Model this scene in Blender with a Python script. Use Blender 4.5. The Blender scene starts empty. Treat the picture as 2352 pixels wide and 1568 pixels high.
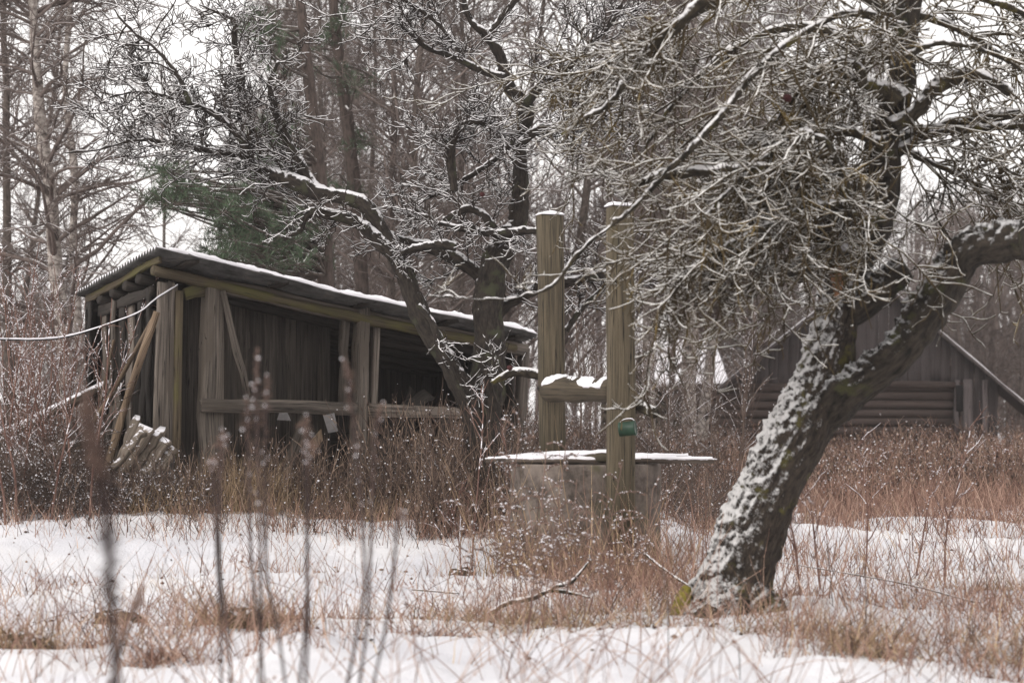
import bpy, math, random
import numpy as np
rng = np.random.default_rng(7); random.seed(7)
C = bpy.context.scene.collection
S = bpy.context.scene

# ---------------------------------------------------------------- camera, world, sun
CAMZ = 1.2; FPX = 4573.0; PITCH = math.atan((940-784)/FPX)
cam = bpy.data.cameras.new('camera'); cam_o = bpy.data.objects.new('camera', cam); C.objects.link(cam_o)
cam.lens = 70.0; cam.sensor_width = 36.0; cam.clip_start = 0.05; cam.clip_end = 2000
cam_o.location = (0, 0, CAMZ); cam_o.rotation_euler = (math.pi/2 + PITCH, 0, 0)
cam.dof.use_dof = True; cam.dof.focus_distance = 17.5; cam.dof.aperture_fstop = 2.8
S.camera = cam_o

SUN_EL, SUN_AZ = math.radians(30), math.radians(-48)     # soft light from high behind the camera, to its left
w = bpy.data.worlds.new('World'); S.world = w; w.use_nodes = True
nt = w.node_tree; bg = nt.nodes['Background']
sky = nt.nodes.new('ShaderNodeTexSky'); sky.sky_type = 'NISHITA'; sky.sun_disc = False
sky.sun_elevation = SUN_EL; sky.sun_rotation = math.radians(228); sky.dust_density = 4.0; sky.air_density = 1.5
hs = nt.nodes.new('ShaderNodeHueSaturation'); hs.inputs['Saturation'].default_value = 0.12
mx = nt.nodes.new('ShaderNodeMix'); mx.data_type = 'RGBA'; mx.inputs[0].default_value = 0.80
nt.links.new(sky.outputs[0], hs.inputs['Color']); nt.links.new(hs.outputs[0], mx.inputs[6])
mx.inputs[7].default_value = (9.65, 9.35, 9.2, 1)                        # flat overcast cloud
nt.links.new(mx.outputs[2], bg.inputs['Color']); bg.inputs['Strength'].default_value = 0.13
sl = bpy.data.lights.new('sun', 'SUN'); so = bpy.data.objects.new('sun', sl); C.objects.link(so)
sl.energy = 1.25; sl.angle = math.radians(14); sl.color = (1.0, 0.96, 0.92)
so.rotation_euler = (math.pi/2 - SUN_EL, 0, SUN_AZ); so.location = (-10, -10, 15)
S.view_settings.view_transform = 'Standard'; S.view_settings.look = 'None'
S.view_settings.exposure = 0.30; S.view_settings.gamma = 1.0
S.render.engine = 'CYCLES'
S.cycles.use_denoising = True
S.cycles.max_bounces = 5; S.cycles.diffuse_bounces = 3; S.cycles.volume_bounces = 1
S.cycles.glossy_bounces = 1; S.cycles.transmission_bounces = 0
S.cycles.caustics_reflective = False; S.cycles.caustics_refractive = False

# ---------------------------------------------------------------- helpers
cp, sp = math.cos(PITCH), math.sin(PITCH)
def at(px, py, D):
    """a point of the place seen at (px, py) of a 2352-wide picture, D metres ahead"""
    rx = (px-1176)/FPX; ry = (784-py)/FPX
    d = np.array([rx, cp - ry*sp, sp + ry*cp]); return np.array([0, 0, CAMZ]) + d*(D/d[1])
def P(*l): return np.array([at(*q) for q in l])
def ss(a, b, x):
    t = np.clip((x-a)/(b-a), 0, 1); return t*t*(3-2*t)
def _h(i, j, k, s):
    n = (i*374761393 + j*668265263 + k*2147483647 + s*1274126177) & 0xffffffff
    n = ((n ^ (n >> 13))*1103515245) & 0xffffffff
    n = ((n ^ (n >> 15))*2246822519) & 0xffffffff
    return ((n ^ (n >> 16)) & 0xffff)/65535.0
def noise(p, sc=1.0, seed=0):
    """smooth value noise in -1..1"""
    p = np.asarray(p, float)*sc; i = np.floor(p).astype(np.int64); f = p-i; f = f*f*(3-2*f)
    r = 0
    for a in (0, 1):
        for b in (0, 1):
            for c in (0, 1):
                wgt = (f[..., 0] if a else 1-f[..., 0])*(f[..., 1] if b else 1-f[..., 1])*(f[..., 2] if c else 1-f[..., 2])
                r = r + wgt*_h(i[..., 0]+a, i[..., 1]+b, i[..., 2]+c, seed)
    return r*2-1
def fbm(p, sc=1.0, seed=0, o=3):
    return sum(noise(p, sc*2**k, seed+k)*0.5**k for k in range(o))
def nrm(v): return v/np.maximum(np.linalg.norm(v, axis=-1, keepdims=True), 1e-9)

def ground_z(x, y):
    x = np.asarray(x, float); y = np.asarray(y, float)
    q = np.stack([x, y, x*0], -1)
    near = 1-ss(40, 80, y)
    z = 0.30*ss(13.2, 17.3, y+0.6*noise(q, 0.5, 3))*(1-ss(0.6, 2.6, x))*(1-0.3*ss(19, 30, y))
    z = z + near*(0.075*noise(q, 0.75, 11) + 0.042*noise(q, 2.1, 12) + 0.020*noise(q, 5.0, 13) + 0.008*noise(q, 13.0, 14))
    z = z + 0.05*ss(11, 16, y)*ss(2, 3, x)*noise(q, 0.9, 15) + 0.10*(1-ss(9.6, 10.4, y))*(1-ss(0.9, 1.3, abs(x+0.1)))
    return z

class MB:
    """collects pieces, then links them as ONE mesh object"""
    def __init__(s): s.v = []; s.f = {}; s.n = 0; s.snow = []; s.loc = []
    def add(s, v, f, snow=None, loc=None, mi=0):
        v = np.asarray(v, float).reshape(-1, 3); f = np.asarray(f, np.int64)
        if len(v) == 0 or len(f) == 0: return
        s.v.append(v); s.f.setdefault((f.shape[1], mi), []).append(f+s.n); s.n += len(v)
        s.snow.append(np.zeros(len(v)) if snow is None else np.asarray(snow, float).ravel())
        s.loc.append(v if loc is None else np.asarray(loc, float).reshape(-1, 3))
    def build(s, name, mats, parent=None, smooth=True, origin=None):
        v = np.concatenate(s.v); sn = np.concatenate(s.snow); lc = np.concatenate(s.loc)
        if parent is not None:
            org = np.zeros(3); q_ = parent
            while q_ is not None: org = org+np.array(q_.location); q_ = q_.parent
        elif origin is not None: org = np.array(origin)
        else: org = np.array([v[:, 0].mean(), v[:, 1].mean(), v[:, 2].min()])
        me = bpy.data.meshes.new(name)
        me.vertices.add(len(v)); me.vertices.foreach_set('co', (v-org).astype(np.float32).ravel())
        loops = []; starts = []; mids = []; st = 0
        for (k, mi), fl in s.f.items():
            f = np.concatenate(fl); loops.append(f.ravel()); starts.append(st+np.arange(len(f))*k); mids.append(np.full(len(f), mi)); st += f.size
        lo = np.concatenate(loops); sta = np.concatenate(starts)
        me.loops.add(len(lo)); me.loops.foreach_set('vertex_index', lo.astype(np.int32))
        me.polygons.add(len(sta)); me.polygons.foreach_set('loop_start', sta.astype(np.int32))
        me.polygons.foreach_set('material_index', np.concatenate(mids).astype(np.int32))
        me.polygons.foreach_set('use_smooth', np.full(len(sta), smooth))
        a = me.attributes.new('snow', 'FLOAT', 'POINT'); a.data.foreach_set('value', sn.astype(np.float32))
        a = me.attributes.new('loc', 'FLOAT_VECTOR', 'POINT'); a.data.foreach_set('vector', lc.astype(np.float32).ravel())
        me.update(calc_edges=True); me.validate()
        for m in (mats if isinstance(mats, (list, tuple)) else [mats]): me.materials.append(m)
        o = bpy.data.objects.new(name, me); C.objects.link(o)
        if parent is not None: o.parent = parent
        else: o.location = org
        return o
def tag(o, label=None, cat=None, group=None, kind=None):
    if label: o['label'] = label
    if cat: o['category'] = cat
    if group: o['group'] = group
    if kind: o['kind'] = kind
    return o
def thing(name, label, cat, loc, group=None):
    o = bpy.data.objects.new(name, None); C.objects.link(o); o.location = loc; o.empty_display_size = 0.2
    return tag(o, label, cat, group)
def dup(root, loc, rz=0, sc=1.0, label=None, group=None):
    r = root.copy(); C.objects.link(r); r.location = loc; r.rotation_euler = (0, 0, rz); r.scale = (sc, sc, sc)
    if label: r['label'] = label
    if group: r['group'] = group
    for ch in list(root.children):
        c = ch.copy(); C.objects.link(c); c.parent = r
    return r

def tubes(mb, pts, rad, k=4, snow=0.0, capt=False, mi=0, seed=0, rough=0.0):
    """batch of polylines pts (N,n,3), radii (N,n) -> tubes of k sides, with a ridge of snow along the top"""
    pts = np.asarray(pts, float); rad = np.asarray(rad, float)
    if pts.ndim == 2: pts = pts[None]; rad = rad[None]
    N, n, _ = pts.shape
    if N == 0: return
    T = np.empty_like(pts); T[:, 1:-1] = pts[:, 2:]-pts[:, :-2]; T[:, 0] = pts[:, 1]-pts[:, 0]; T[:, -1] = pts[:, -1]-pts[:, -2]
    T = nrm(T)
    sd = np.stack([T[..., 1], -T[..., 0], T[..., 0]*0], -1); m = np.linalg.norm(sd, axis=-1, keepdims=True)
    # keep a steady side direction through vertical stretches
    glob = nrm(sd.sum(1, keepdims=True) + np.array([1e-4, 0, 0])); sd = np.where(m > 0.25, sd/np.maximum(m, 1e-6), glob)
    sd = nrm(sd - (sd*T).sum(-1, keepdims=True)*T); up = np.cross(sd, T)
    up = np.where(up[..., 2:3] < 0, up, up); 
    hor = np.sqrt(np.clip(1-T[..., 2]**2, 0, 1))
    th = np.linspace(0, 2*math.pi, k, endpoint=False) + (-math.pi/2)
    c, s_ = np.cos(th), np.sin(th)
    sgn = np.where(up[..., 2] < 0, -1.0, 1.0)
    off = rad[..., None, None]*(c[None, None, :, None]*sd[:, :, None] + s_[None, None, :, None]*up[:, :, None])
    sv = s_[None, None, :]*sgn[..., None]
    v = pts[:, :, None] + off
    if rough: v = v + off*(rough*fbm(v, 7.0, seed, 3))[..., None]
    if snow:
        L = noise(v[:, :, 0], 9.0, 5)[..., None]*0.5+0.75
        v[..., 2] += snow*np.clip(sv, 0, 1)*hor[..., None]*L
    idx = np.arange(N*n*k).reshape(N, n, k); a = idx[:, :-1]; b = idx[:, 1:]
    f = np.stack([a, np.roll(a, -1, 2), np.roll(b, -1, 2), b], -1).reshape(-1, 4)
    ln = np.concatenate([np.zeros((N, 1)), np.cumsum(np.linalg.norm(np.diff(pts, axis=1), axis=-1), 1)], 1)
    lc = np.stack([np.broadcast_to(rad[..., None]*c, v.shape[:3]), np.broadcast_to(rad[..., None]*s_, v.shape[:3]), np.broadcast_to(ln[..., None], v.shape[:3])], -1)
    lc = lc + (rng.random((N, 1, 1, 3))*7)
    base = mb.n
    mb.add(v.reshape(-1, 3), f, (sv*hor[..., None]*np.ones(v.shape[:3])).ravel(), lc, mi)
    if capt:
        for e, r_ in ((0, 1), (n-1, -1)):
            ci = idx[:, e][:, ::-1] if r_ == 1 else idx[:, e]
            mb.f.setdefault((k, mi), []).append(ci.reshape(N, k)+base)

def grow(st, d, L, n, wig, grav, up2=0.0):
    """N wandering shoots; grav bends them down, up2 lifts the tips"""
    N = len(st); p = np.empty((N, n, 3)); p[:, 0] = st; d = nrm(d); L = np.broadcast_to(L, (N,))
    for i in range(1, n):
        t = i/(n-1)
        d = nrm(d + wig*rng.normal(size=(N, 3)) + np.array([0, 0, 1.0])*(-grav*(1-t) + up2*t))
        p[:, i] = p[:, i-1] + d*(L/(n-1))[:, None]
    return p
def taper(N, n, r0, r1): 
    r0 = np.broadcast_to(r0, (N,)); r1 = np.broadcast_to(r1, (N,)); t = np.linspace(0, 1, n)
    return r0[:, None]*(1-t) + r1[:, None]*t
def branch_off(par, per, lo=0.15, hi=1.0, spread=1.0, up=0.0, along=0.7, flat=1.0):
    """start points and directions of shoots leaving the polylines par (N,n,3)"""
    N, n, _ = par.shape; M = int(N*per); pi = rng.integers(0, N, M); t = (lo+(hi-lo)*rng.random(M))*(n-1)
    i = np.minimum(t.astype(int), n-2); f = (t-i)[:, None]
    st = par[pi, i]*(1-f)+par[pi, i+1]*f; tg = nrm(par[pi, i+1]-par[pi, i])
    r = rng.normal(size=(M, 3))*np.array([1, flat, 1]); r = nrm(r-(r*tg).sum(-1, keepdims=True)*tg)
    return st, nrm(along*tg + spread*r + np.array([0, 0, up])), t/(n-1), pi
def spline(pts, rad, n):
    """Catmull-Rom through points with radii, n samples"""
    pts = np.asarray(pts, float); rad = np.asarray(rad, float); q = np.concatenate([pts, rad[:, None]], 1)
    q = np.concatenate([2*q[:1]-q[1:2], q, 2*q[-1:]-q[-2:-1]]); m = len(pts)-1
    t = np.linspace(0, m-1e-6, n); i = t.astype(int); f = (t-i)[:, None]
    a, b, c_, d_ = q[i], q[i+1], q[i+2], q[i+3]
    r = 0.5*((2*b)+(-a+c_)*f+(2*a-5*b+4*c_-d_)*f*f+(-a+3*b-3*c_+d_)*f**3)
    return r[:, :3], np.maximum(r[:, 3], 0.001)
def crumbs(mb, pos, r, mi=0, squash=0.7):
    """small lumps (octahedra) of snow or seed"""
    pos = np.asarray(pos, float).reshape(-1, 3); N = len(pos)
    if N == 0: return
    r = np.broadcast_to(r, (N,)); o = np.array([[1,0,0],[0,1,0],[-1,0,0],[0,-1,0],[0,0,squash],[0,0,-squash]], float)
    a = rng.random(N)*6.28; ca, sa = np.cos(a), np.sin(a); j = 0.65+0.7*rng.random((N, 6, 1))
    v = o[None]*j*r[:, None, None]; v = np.stack([v[..., 0]*ca[:, None]-v[..., 1]*sa[:, None], v[..., 0]*sa[:, None]+v[..., 1]*ca[:, None], v[..., 2]], -1)+pos[:, None]
    f = np.array([[0,1,4],[1,2,4],[2,3,4],[3,0,4],[1,0,5],[2,1,5],[3,2,5],[0,3,5]])
    mb.add(v.reshape(-1, 3), (f[None]+6*np.arange(N)[:, None, None]).reshape(-1, 3), mi=mi)
def blades(mb, base, d, L, wd, n=4, bend=0.5, mi=0, snow=0.0):
    """flat curved grass blades"""
    N = len(base); p = grow(base, d, L, n, 0.10, bend); side = nrm(np.stack([rng.normal(size=N), rng.normal(size=N)*0.3, np.zeros(N)], -1))
    t = np.linspace(1, 0.15, n); o = side[:, None]*(np.broadcast_to(wd, (N,))[:, None]*t)[..., None]*0.5
    v = np.stack([p-o, p+o], 2); idx = np.arange(N*n*2).reshape(N, n, 2)
    f = np.stack([idx[:, :-1, 0], idx[:, :-1, 1], idx[:, 1:, 1], idx[:, 1:, 0]], -1).reshape(-1, 4)
    mb.add(v.reshape(-1, 3), f, mi=mi, loc=np.repeat(rng.random((N, 3)), n*2, 0)*9)
    return p
def beam(mb, p0, p1, w_, t_, wide=(1, 0, 0), n=7, jit=0.004, w1=None, mi=0, snow=0.0, k=2):
    """sawn board or beam from p0 to p1: w_ wide along 'wide', t_ thick; edges slightly crooked"""
    p0 = np.asarray(p0, float); p1 = np.asarray(p1, float); L = np.linalg.norm(p1-p0); ax = (p1-p0)/L
    wd = np.asarray(wide, float); wd = nrm(wd-wd.dot(ax)*ax); th = np.cross(ax, wd); w1 = w_ if w1 is None else w1
    b = 0.12*t_
    prof = np.array([[-.5, -.5, b, 0], [.5, -.5, -b, 0], [.5, -.5, 0, b], [.5, .5, 0, -b], [.5, .5, -b, 0], [-.5, .5, b, 0], [-.5, .5, 0, -b], [-.5, -.5, 0, b]])
    V = []; Lc = []; seed = rng.integers(0, 9999); o3 = rng.random(3)*20
    for i in range(n):
        t = i/(n-1); ww = w_*(1-t)+w1*t; c0 = p0+(p1-p0)*t + (wd*rng.normal()+th*rng.normal())*jit*(0 < i < n-1)
        j = rng.normal(size=(2,))*jit
        for k_, q in enumerate(prof):
            x = q[0]*ww+q[2]+j[0 if q[0] < 0 else 1]; y = q[1]*t_+q[3]
            V.append(c0+wd*x+th*y + (ax*rng.normal()*jit*2 if i in (0, n-1) else 0)); Lc.append(o3+[x, y, t*L])
    idx = np.arange(n*8).reshape(n, 8); a, b_ = idx[:-1], idx[1:]
    f = np.stack([a, np.roll(a, -1, 1), np.roll(b_, -1, 1), b_], -1).reshape(-1, 4); base = mb.n
    mb.add(V, f, loc=Lc, mi=mi)
    mb.f.setdefault((8, mi), []).append(np.array([idx[0][::-1], idx[-1]])+base)

# ---------------------------------------------------------------- materials
def newmat(name, rough=0.9):
    m = bpy.data.materials.new(name); m.use_nodes = True; t = m.node_tree; b = t.nodes['Principled BSDF']
    b.inputs['Roughness'].default_value = rough; b.inputs['Specular IOR Level'].default_value = 0.25
    return m, t, b
def N_(t, typ, **kw):
    n = t.nodes.new(typ)
    for k, v in kw.items():
        if k in n.inputs: n.inputs[k].default_value = v
        else: setattr(n, k, v)
    return n
def noi(t, vec, scale, detail=3.0, rough=0.6):
    n = N_(t, 'ShaderNodeTexNoise'); n.inputs['Scale'].default_value = scale; n.inputs['Detail'].default_value = detail; n.inputs['Roughness'].default_value = rough
    if vec is not None: t.links.new(vec, n.inputs['Vector'])
    return n.outputs['Fac']
def ramp(t, fac, stops):
    r = N_(t, 'ShaderNodeValToRGB'); e = r.color_ramp.elements
    while len(e) < len(stops): e.new(0.5)
    for i, (p, c) in enumerate(stops): e[i].position = p; e[i].color = (*c, 1)
    t.links.new(fac, r.inputs[0]); return r.outputs[0]
def math_(t, op, a, b):
    n = N_(t, 'ShaderNodeMath', operation=op)
    for i, x in enumerate((a, b)):
        if isinstance(x, (int, float)): n.inputs[i].default_value = x
        else: t.links.new(x, n.inputs[i])
    return n.outputs[0]
def mixc(t, fac, a, b):
    n = N_(t, 'ShaderNodeMix', data_type='RGBA')
    for i, x in ((0, fac), (6, a), (7, b)):
        if isinstance(x, (int, float)): n.inputs[i].default_value = x
        elif isinstance(x, tuple): n.inputs[i].default_value = (*x, 1)
        else: t.links.new(x, n.inputs[i])
    return n.outputs[2]
def attr(t, name, out='Fac'):
    return N_(t, 'ShaderNodeAttribute', attribute_name=name).outputs[out]
def scaled(t, vec, s):
    n = N_(t, 'ShaderNodeMapping'); n.inputs['Scale'].default_value = s; t.links.new(vec, n.inputs['Vector']); return n.outputs[0]
def bump(t, b, h, strength=0.5, dist=0.01, out='Normal'):
    n = N_(t, 'ShaderNodeBump'); n.inputs['Strength'].default_value = strength; n.inputs['Distance'].default_value = dist
    t.links.new(h, n.inputs['Height']); t.links.new(n.outputs[0], b.inputs['Normal'])
def smoothf(t, x, lo, hi):
    n = N_(t, 'ShaderNodeMapRange', interpolation_type='SMOOTHSTEP'); n.inputs['From Min'].default_value = lo; n.inputs['From Max'].default_value = hi
    t.links.new(x, n.inputs['Value']); return n.outputs[0]
SNOW = (0.84, 0.82, 0.85)

def snow_ground():
    m, t, b = newmat('snow_ground_mat', 0.75)
    pos = N_(t, 'ShaderNodeNewGeometry').outputs['Position']
    n1 = noi(t, pos, 1.6, 5); n2 = noi(t, pos, 9, 4); n3 = noi(t, pos, 0.6, 3)
    snow = mixc(t, smoothf(t, n3, 0.35, 0.7), (0.66, 0.655, 0.69), (0.79, 0.78, 0.795))
    dirt = ramp(t, n2, [(0.3, (0.10, 0.065, 0.045)), (0.6, (0.24, 0.16, 0.115))])
    w_ = attr(t, 'snow')     # how much litter pokes through here
    k = math_(t, 'ADD', math_(t, 'MULTIPLY', n1, 0.75), math_(t, 'MULTIPLY', n2, 0.55))
    k = math_(t, 'ADD', k, w_)
    t.links.new(mixc(t, smoothf(t, k, 0.86, 0.98), snow, dirt), b.inputs['Base Color'])
    bump(t, b, math_(t, 'ADD', n2, noi(t, pos, 60, 3)), 0.7, 0.03)
    return m
def snow_mat(name='snow_mat', col=SNOW, sc=60):
    m, t, b = newmat(name, 0.7); b.inputs['Base Color'].default_value = (*col, 1)
    pos = N_(t, 'ShaderNodeTexCoord').outputs['Object']; bump(t, b, noi(t, pos, sc, 3), 0.5, 0.01)
    return m
def twig_mat(name, c0, c1, thr=0.45, c2=None, snowcol=SNOW, nsc=14, var=0.55):
    m, t, b = newmat(name, 0.9)
    pos = N_(t, 'ShaderNodeTexCoord').outputs['Object']; n = noi(t, pos, nsc, 3)
    base = ramp(t, noi(t, pos, 4.0, 4), [(0.35, c0), (0.6, c1)] + ([(0.72, c2)] if c2 else []))
    k = math_(t, 'ADD', attr(t, 'snow'), math_(t, 'MULTIPLY', math_(t, 'SUBTRACT', n, 0.5), var*3))
    t.links.new(mixc(t, smoothf(t, k, thr, thr+0.22), base, snowcol), b.inputs['Base Color'])
    return m
def bark_mat(name, c0, c1, moss=None, lo=0.28, hi=0.42, nsc=11, along=0.35, sz=30, clump=1.3, snowcol=(0.74, 0.72, 0.71), wind=(0, 0, 1), soft=0):
    m, t, b = newmat(name, 0.95)
    g = N_(t, 'ShaderNodeNewGeometry'); pos = g.outputs['Position']; nz = N_(t, 'ShaderNodeSeparateXYZ'); t.links.new(g.outputs['Normal'], nz.inputs[0])
    lc = attr(t, 'loc', 'Vector'); grain = noi(t, scaled(t, lc, (1, 1, along)), sz, 5, 0.7); big = noi(t, pos, nsc, 4, 0.65)
    base = ramp(t, grain, [(0.35, c0), (0.65, c1)])
    if moss: base = mixc(t, smoothf(t, noi(t, pos, 5, 4), 0.56, 0.66), base, moss)
    dt = N_(t, 'ShaderNodeVectorMath', operation='DOT_PRODUCT'); t.links.new(g.outputs['Normal'], dt.inputs[0]); dt.inputs[1].default_value = wind
    k = math_(t, 'ADD', dt.outputs['Value'], math_(t, 'MULTIPLY', math_(t, 'SUBTRACT', big, 0.5), clump*2))
    if soft: k = math_(t, 'ADD', k, math_(t, 'MULTIPLY', math_(t, 'SUBTRACT', noi(t, pos, 55, 4, .75), 0.5), soft))
    k = math_(t, 'ADD', k, math_(t, 'MULTIPLY', math_(t, 'SUBTRACT', grain, 0.5), 0.9))
    sn = smoothf(t, k, lo, hi)
    t.links.new(mixc(t, sn, base, snowcol), b.inputs['Base Color'])
    bump(t, b, math_(t, 'ADD', math_(t, 'MULTIPLY', grain, 1.0), math_(t, 'MULTIPLY', sn, 0.7)), 0.9, 0.02)
    return m
def wood_mat(name, c0, c1, c2=None, grain=45, bstr=0.5, snow=False, slo=.35):
    m, t, b = newmat(name, 0.85)
    lc = attr(t, 'loc', 'Vector'); rnd = N_(t, 'ShaderNodeObjectInfo').outputs['Random']
    g = noi(t, scaled(t, lc, (1, 1, 0.035)), grain, 5, 0.7); l = noi(t, scaled(t, lc, (1, 1, 0.3)), 3.5, 3)
    base = ramp(t, g, [(0.3, c0), (0.68, c1)])
    if c2: base = mixc(t, smoothf(t, l, 0.48, 0.66), base, c2)
    v = N_(t, 'ShaderNodeHueSaturation'); t.links.new(base, v.inputs['Color']); t.links.new(math_(t, 'ADD', 0.62, math_(t, 'MULTIPLY', rnd, 0.76)), v.inputs['Value'])
    cr = noi(t, scaled(t, lc, (1, 1, 0.02)), 24, 2, .4); out = mixc(t, smoothf(t, math_(t, 'ABSOLUTE', math_(t, 'SUBTRACT', cr, .5), 0), 0.0, .011), tuple(x*.35 for x in c0), v.outputs[0])
    if snow:
        ge = N_(t, 'ShaderNodeNewGeometry'); nz = N_(t, 'ShaderNodeSeparateXYZ'); t.links.new(ge.outputs['Normal'], nz.inputs[0])
        k = math_(t, 'ADD', nz.outputs['Z'], math_(t, 'MULTIPLY', math_(t, 'SUBTRACT', noi(t, ge.outputs['Position'], 14, 3), 0.5), 1.2))
        out = mixc(t, smoothf(t, k, slo, slo+.18), out, SNOW)
    t.links.new(out, b.inputs['Base Color']); bump(t, b, g, bstr, 0.006)
    return m
def flat_mat(name, stops, sc=8, rough=0.9, attr_loc=True):
    m, t, b = newmat(name, rough)
    v = attr(t, 'loc', 'Vector') if attr_loc else N_(t, 'ShaderNodeTexCoord').outputs['Object']
    t.links.new(ramp(t, noi(t, v, sc, 3), stops), b.inputs['Base Color']); return m

M_ground = snow_ground(); M_snow = snow_mat()
M_twigR = twig_mat('apple_twig_mat', (0.022, 0.015, 0.008), (0.075, 0.053, 0.025), 0.42, (0.19, 0.13, 0.035), snowcol=(.84,.82,.79), var=.45)
M_twigL = twig_mat('old_apple_twig_mat', (0.016, 0.012, 0.010), (0.04, 0.03, 0.024), 0.30, snowcol=(.86,.84,.84), var=.4)
M_barkR = bark_mat('apple_bark_mat', (0.010, 0.008, 0.007), (0.065, 0.050, 0.038), (0.085, 0.075, 0.022), 0.20, .80, 18, sz=50, clump=.95, snowcol=(0.56, 0.545, 0.535), wind=(-.62, -.10, .78), soft=2.1)
M_forkR = bark_mat('apple_fork_bark_mat', (0.009, 0.008, 0.007), (0.055, 0.044, 0.034), (0.05, 0.048, 0.022), .52, .95, 18, sz=34, clump=.75, snowcol=(0.55, 0.54, 0.54), wind=(-.40, -.05, .91), soft=1.2)
M_limbR = bark_mat('apple_limb_mat', (0.012, 0.010, 0.008), (0.06, 0.048, 0.032), (0.09, 0.075, 0.022), 0.22, 0.5, 16, sz=45, clump=0.9, snowcol=(0.8, 0.78, 0.78))
M_barkL = bark_mat('old_apple_bark_mat', (0.012, 0.010, 0.009), (0.05, 0.04, 0.032), (0.05, 0.05, 0.03), 0.45, 0.62, 14, sz=40, clump=0.8, snowcol=(0.82, 0.80, 0.81))
M_bgtwig = twig_mat('wood_twig_mat', (0.075, 0.058, 0.053), (0.17, 0.135, 0.12), 0.62, snowcol=(0.72, 0.70, 0.70), nsc=5, var=.4)
M_bgbark = bark_mat('wood_bark_mat', (0.04, 0.032, 0.028), (0.13, 0.105, 0.09), None, 0.62, 0.8, 9, sz=25, clump=0.6)
M_birch = bark_mat('birch_bark_mat', (0.09, 0.07, 0.06), (0.50, 0.45, 0.41), (0.05, 0.04, 0.035), 0.7, 0.9, 9, along=1.6, sz=9, clump=0.5)
M_pinebark = bark_mat('pine_bark_mat', (0.035, 0.027, 0.023), (0.10, 0.075, 0.065), None, 0.65, 0.8, 9, sz=20, clump=0.6)
M_needle = flat_mat('pine_needle_mat', [(0.3, (0.032, 0.052, 0.030)), (0.6, (0.085, 0.12, 0.07)), (0.75, (0.26, 0.28, 0.26))], 1.2)
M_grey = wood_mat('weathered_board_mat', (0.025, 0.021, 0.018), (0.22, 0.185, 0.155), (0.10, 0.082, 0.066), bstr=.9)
M_dark = wood_mat('dark_shaded_board_mat', (0.008, 0.007, 0.006), (0.045, 0.037, 0.031))  # dark boards, darkened further in colour for the shade inside the shed
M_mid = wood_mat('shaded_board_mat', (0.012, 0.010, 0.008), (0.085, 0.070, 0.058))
M_post = wood_mat('well_post_mat', (0.022, 0.018, 0.013), (0.115, 0.092, 0.060), (0.055, 0.046, 0.030), grain=60, bstr=1)
M_mossy = wood_mat('mossy_board_mat', (0.035, 0.028, 0.018), (0.13, 0.10, 0.065), (0.11, 0.10, 0.035))
M_pole = wood_mat('bare_pole_mat', (0.08, 0.055, 0.035), (0.22, 0.16, 0.11), (0.15, 0.11, 0.08))
M_slab = wood_mat('snowy_slab_mat', (0.08, 0.065, 0.05), (0.22, 0.18, 0.15), snow=True, slo=.35); M_slab2 = wood_mat('split_slab_mat', (0.06, 0.048, 0.038), (0.24, 0.195, 0.155), snow=True, slo=.72)
M_plank = wood_mat('well_plank_mat', (0.06, 0.045, 0.035), (0.15, 0.12, 0.10), snow=True)

# ---------------------------------------------------------------- ground
def ground():
    def axis(a, b, c_, d_, st, m):
        mid = np.arange(b, c_, st); lo = b-(b-a)*(np.linspace(1, 0, m, endpoint=False)**2.2); hi = c_+(d_-c_)*(np.linspace(0, 1, m)**2.2)
        return np.unique(np.concatenate([lo, mid, hi]))
    xs = axis(-150, -6, 8, 150, 0.05, 40); ys = axis(-30, 7, 27, 210, 0.06, 60)
    X, Y = np.meshgrid(xs, ys); Z = ground_z(X, Y)
    q = np.stack([X, Y, X*0], -1)
    lit = -0.05 + 0.14*fbm(q, 0.9, 31, 3)
    lit += 0.5*ss(23, 25.5, Y+1.2*noise(q, 0.6, 8))*(1-ss(60, 80, Y))*ss(1.0, 2.5, X) + 0.35*ss(17, 18.0, Y)*(1-ss(1.0, 2.5, X))*(1-ss(60, 80, Y))
    lit += 0.25*np.exp(-((X-0.55)**2/1.0+(Y-14.2)**2/0.9)) + 0.10*np.exp(-((X-0.35)**2/1.0+(Y-11.8)**2/0.8))
    nx, ny = len(xs), len(ys); idx = np.arange(nx*ny).reshape(ny, nx)
    f = np.stack([idx[:-1, :-1], idx[:-1, 1:], idx[1:, 1:], idx[1:, :-1]], -1).reshape(-1, 4)
    mb = MB(); mb.add(np.stack([X, Y, Z], -1), f, lit.ravel())
    tag(mb.build('ground', M_ground, origin=(0, 0, 0)), kind='structure')
ground()

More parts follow.
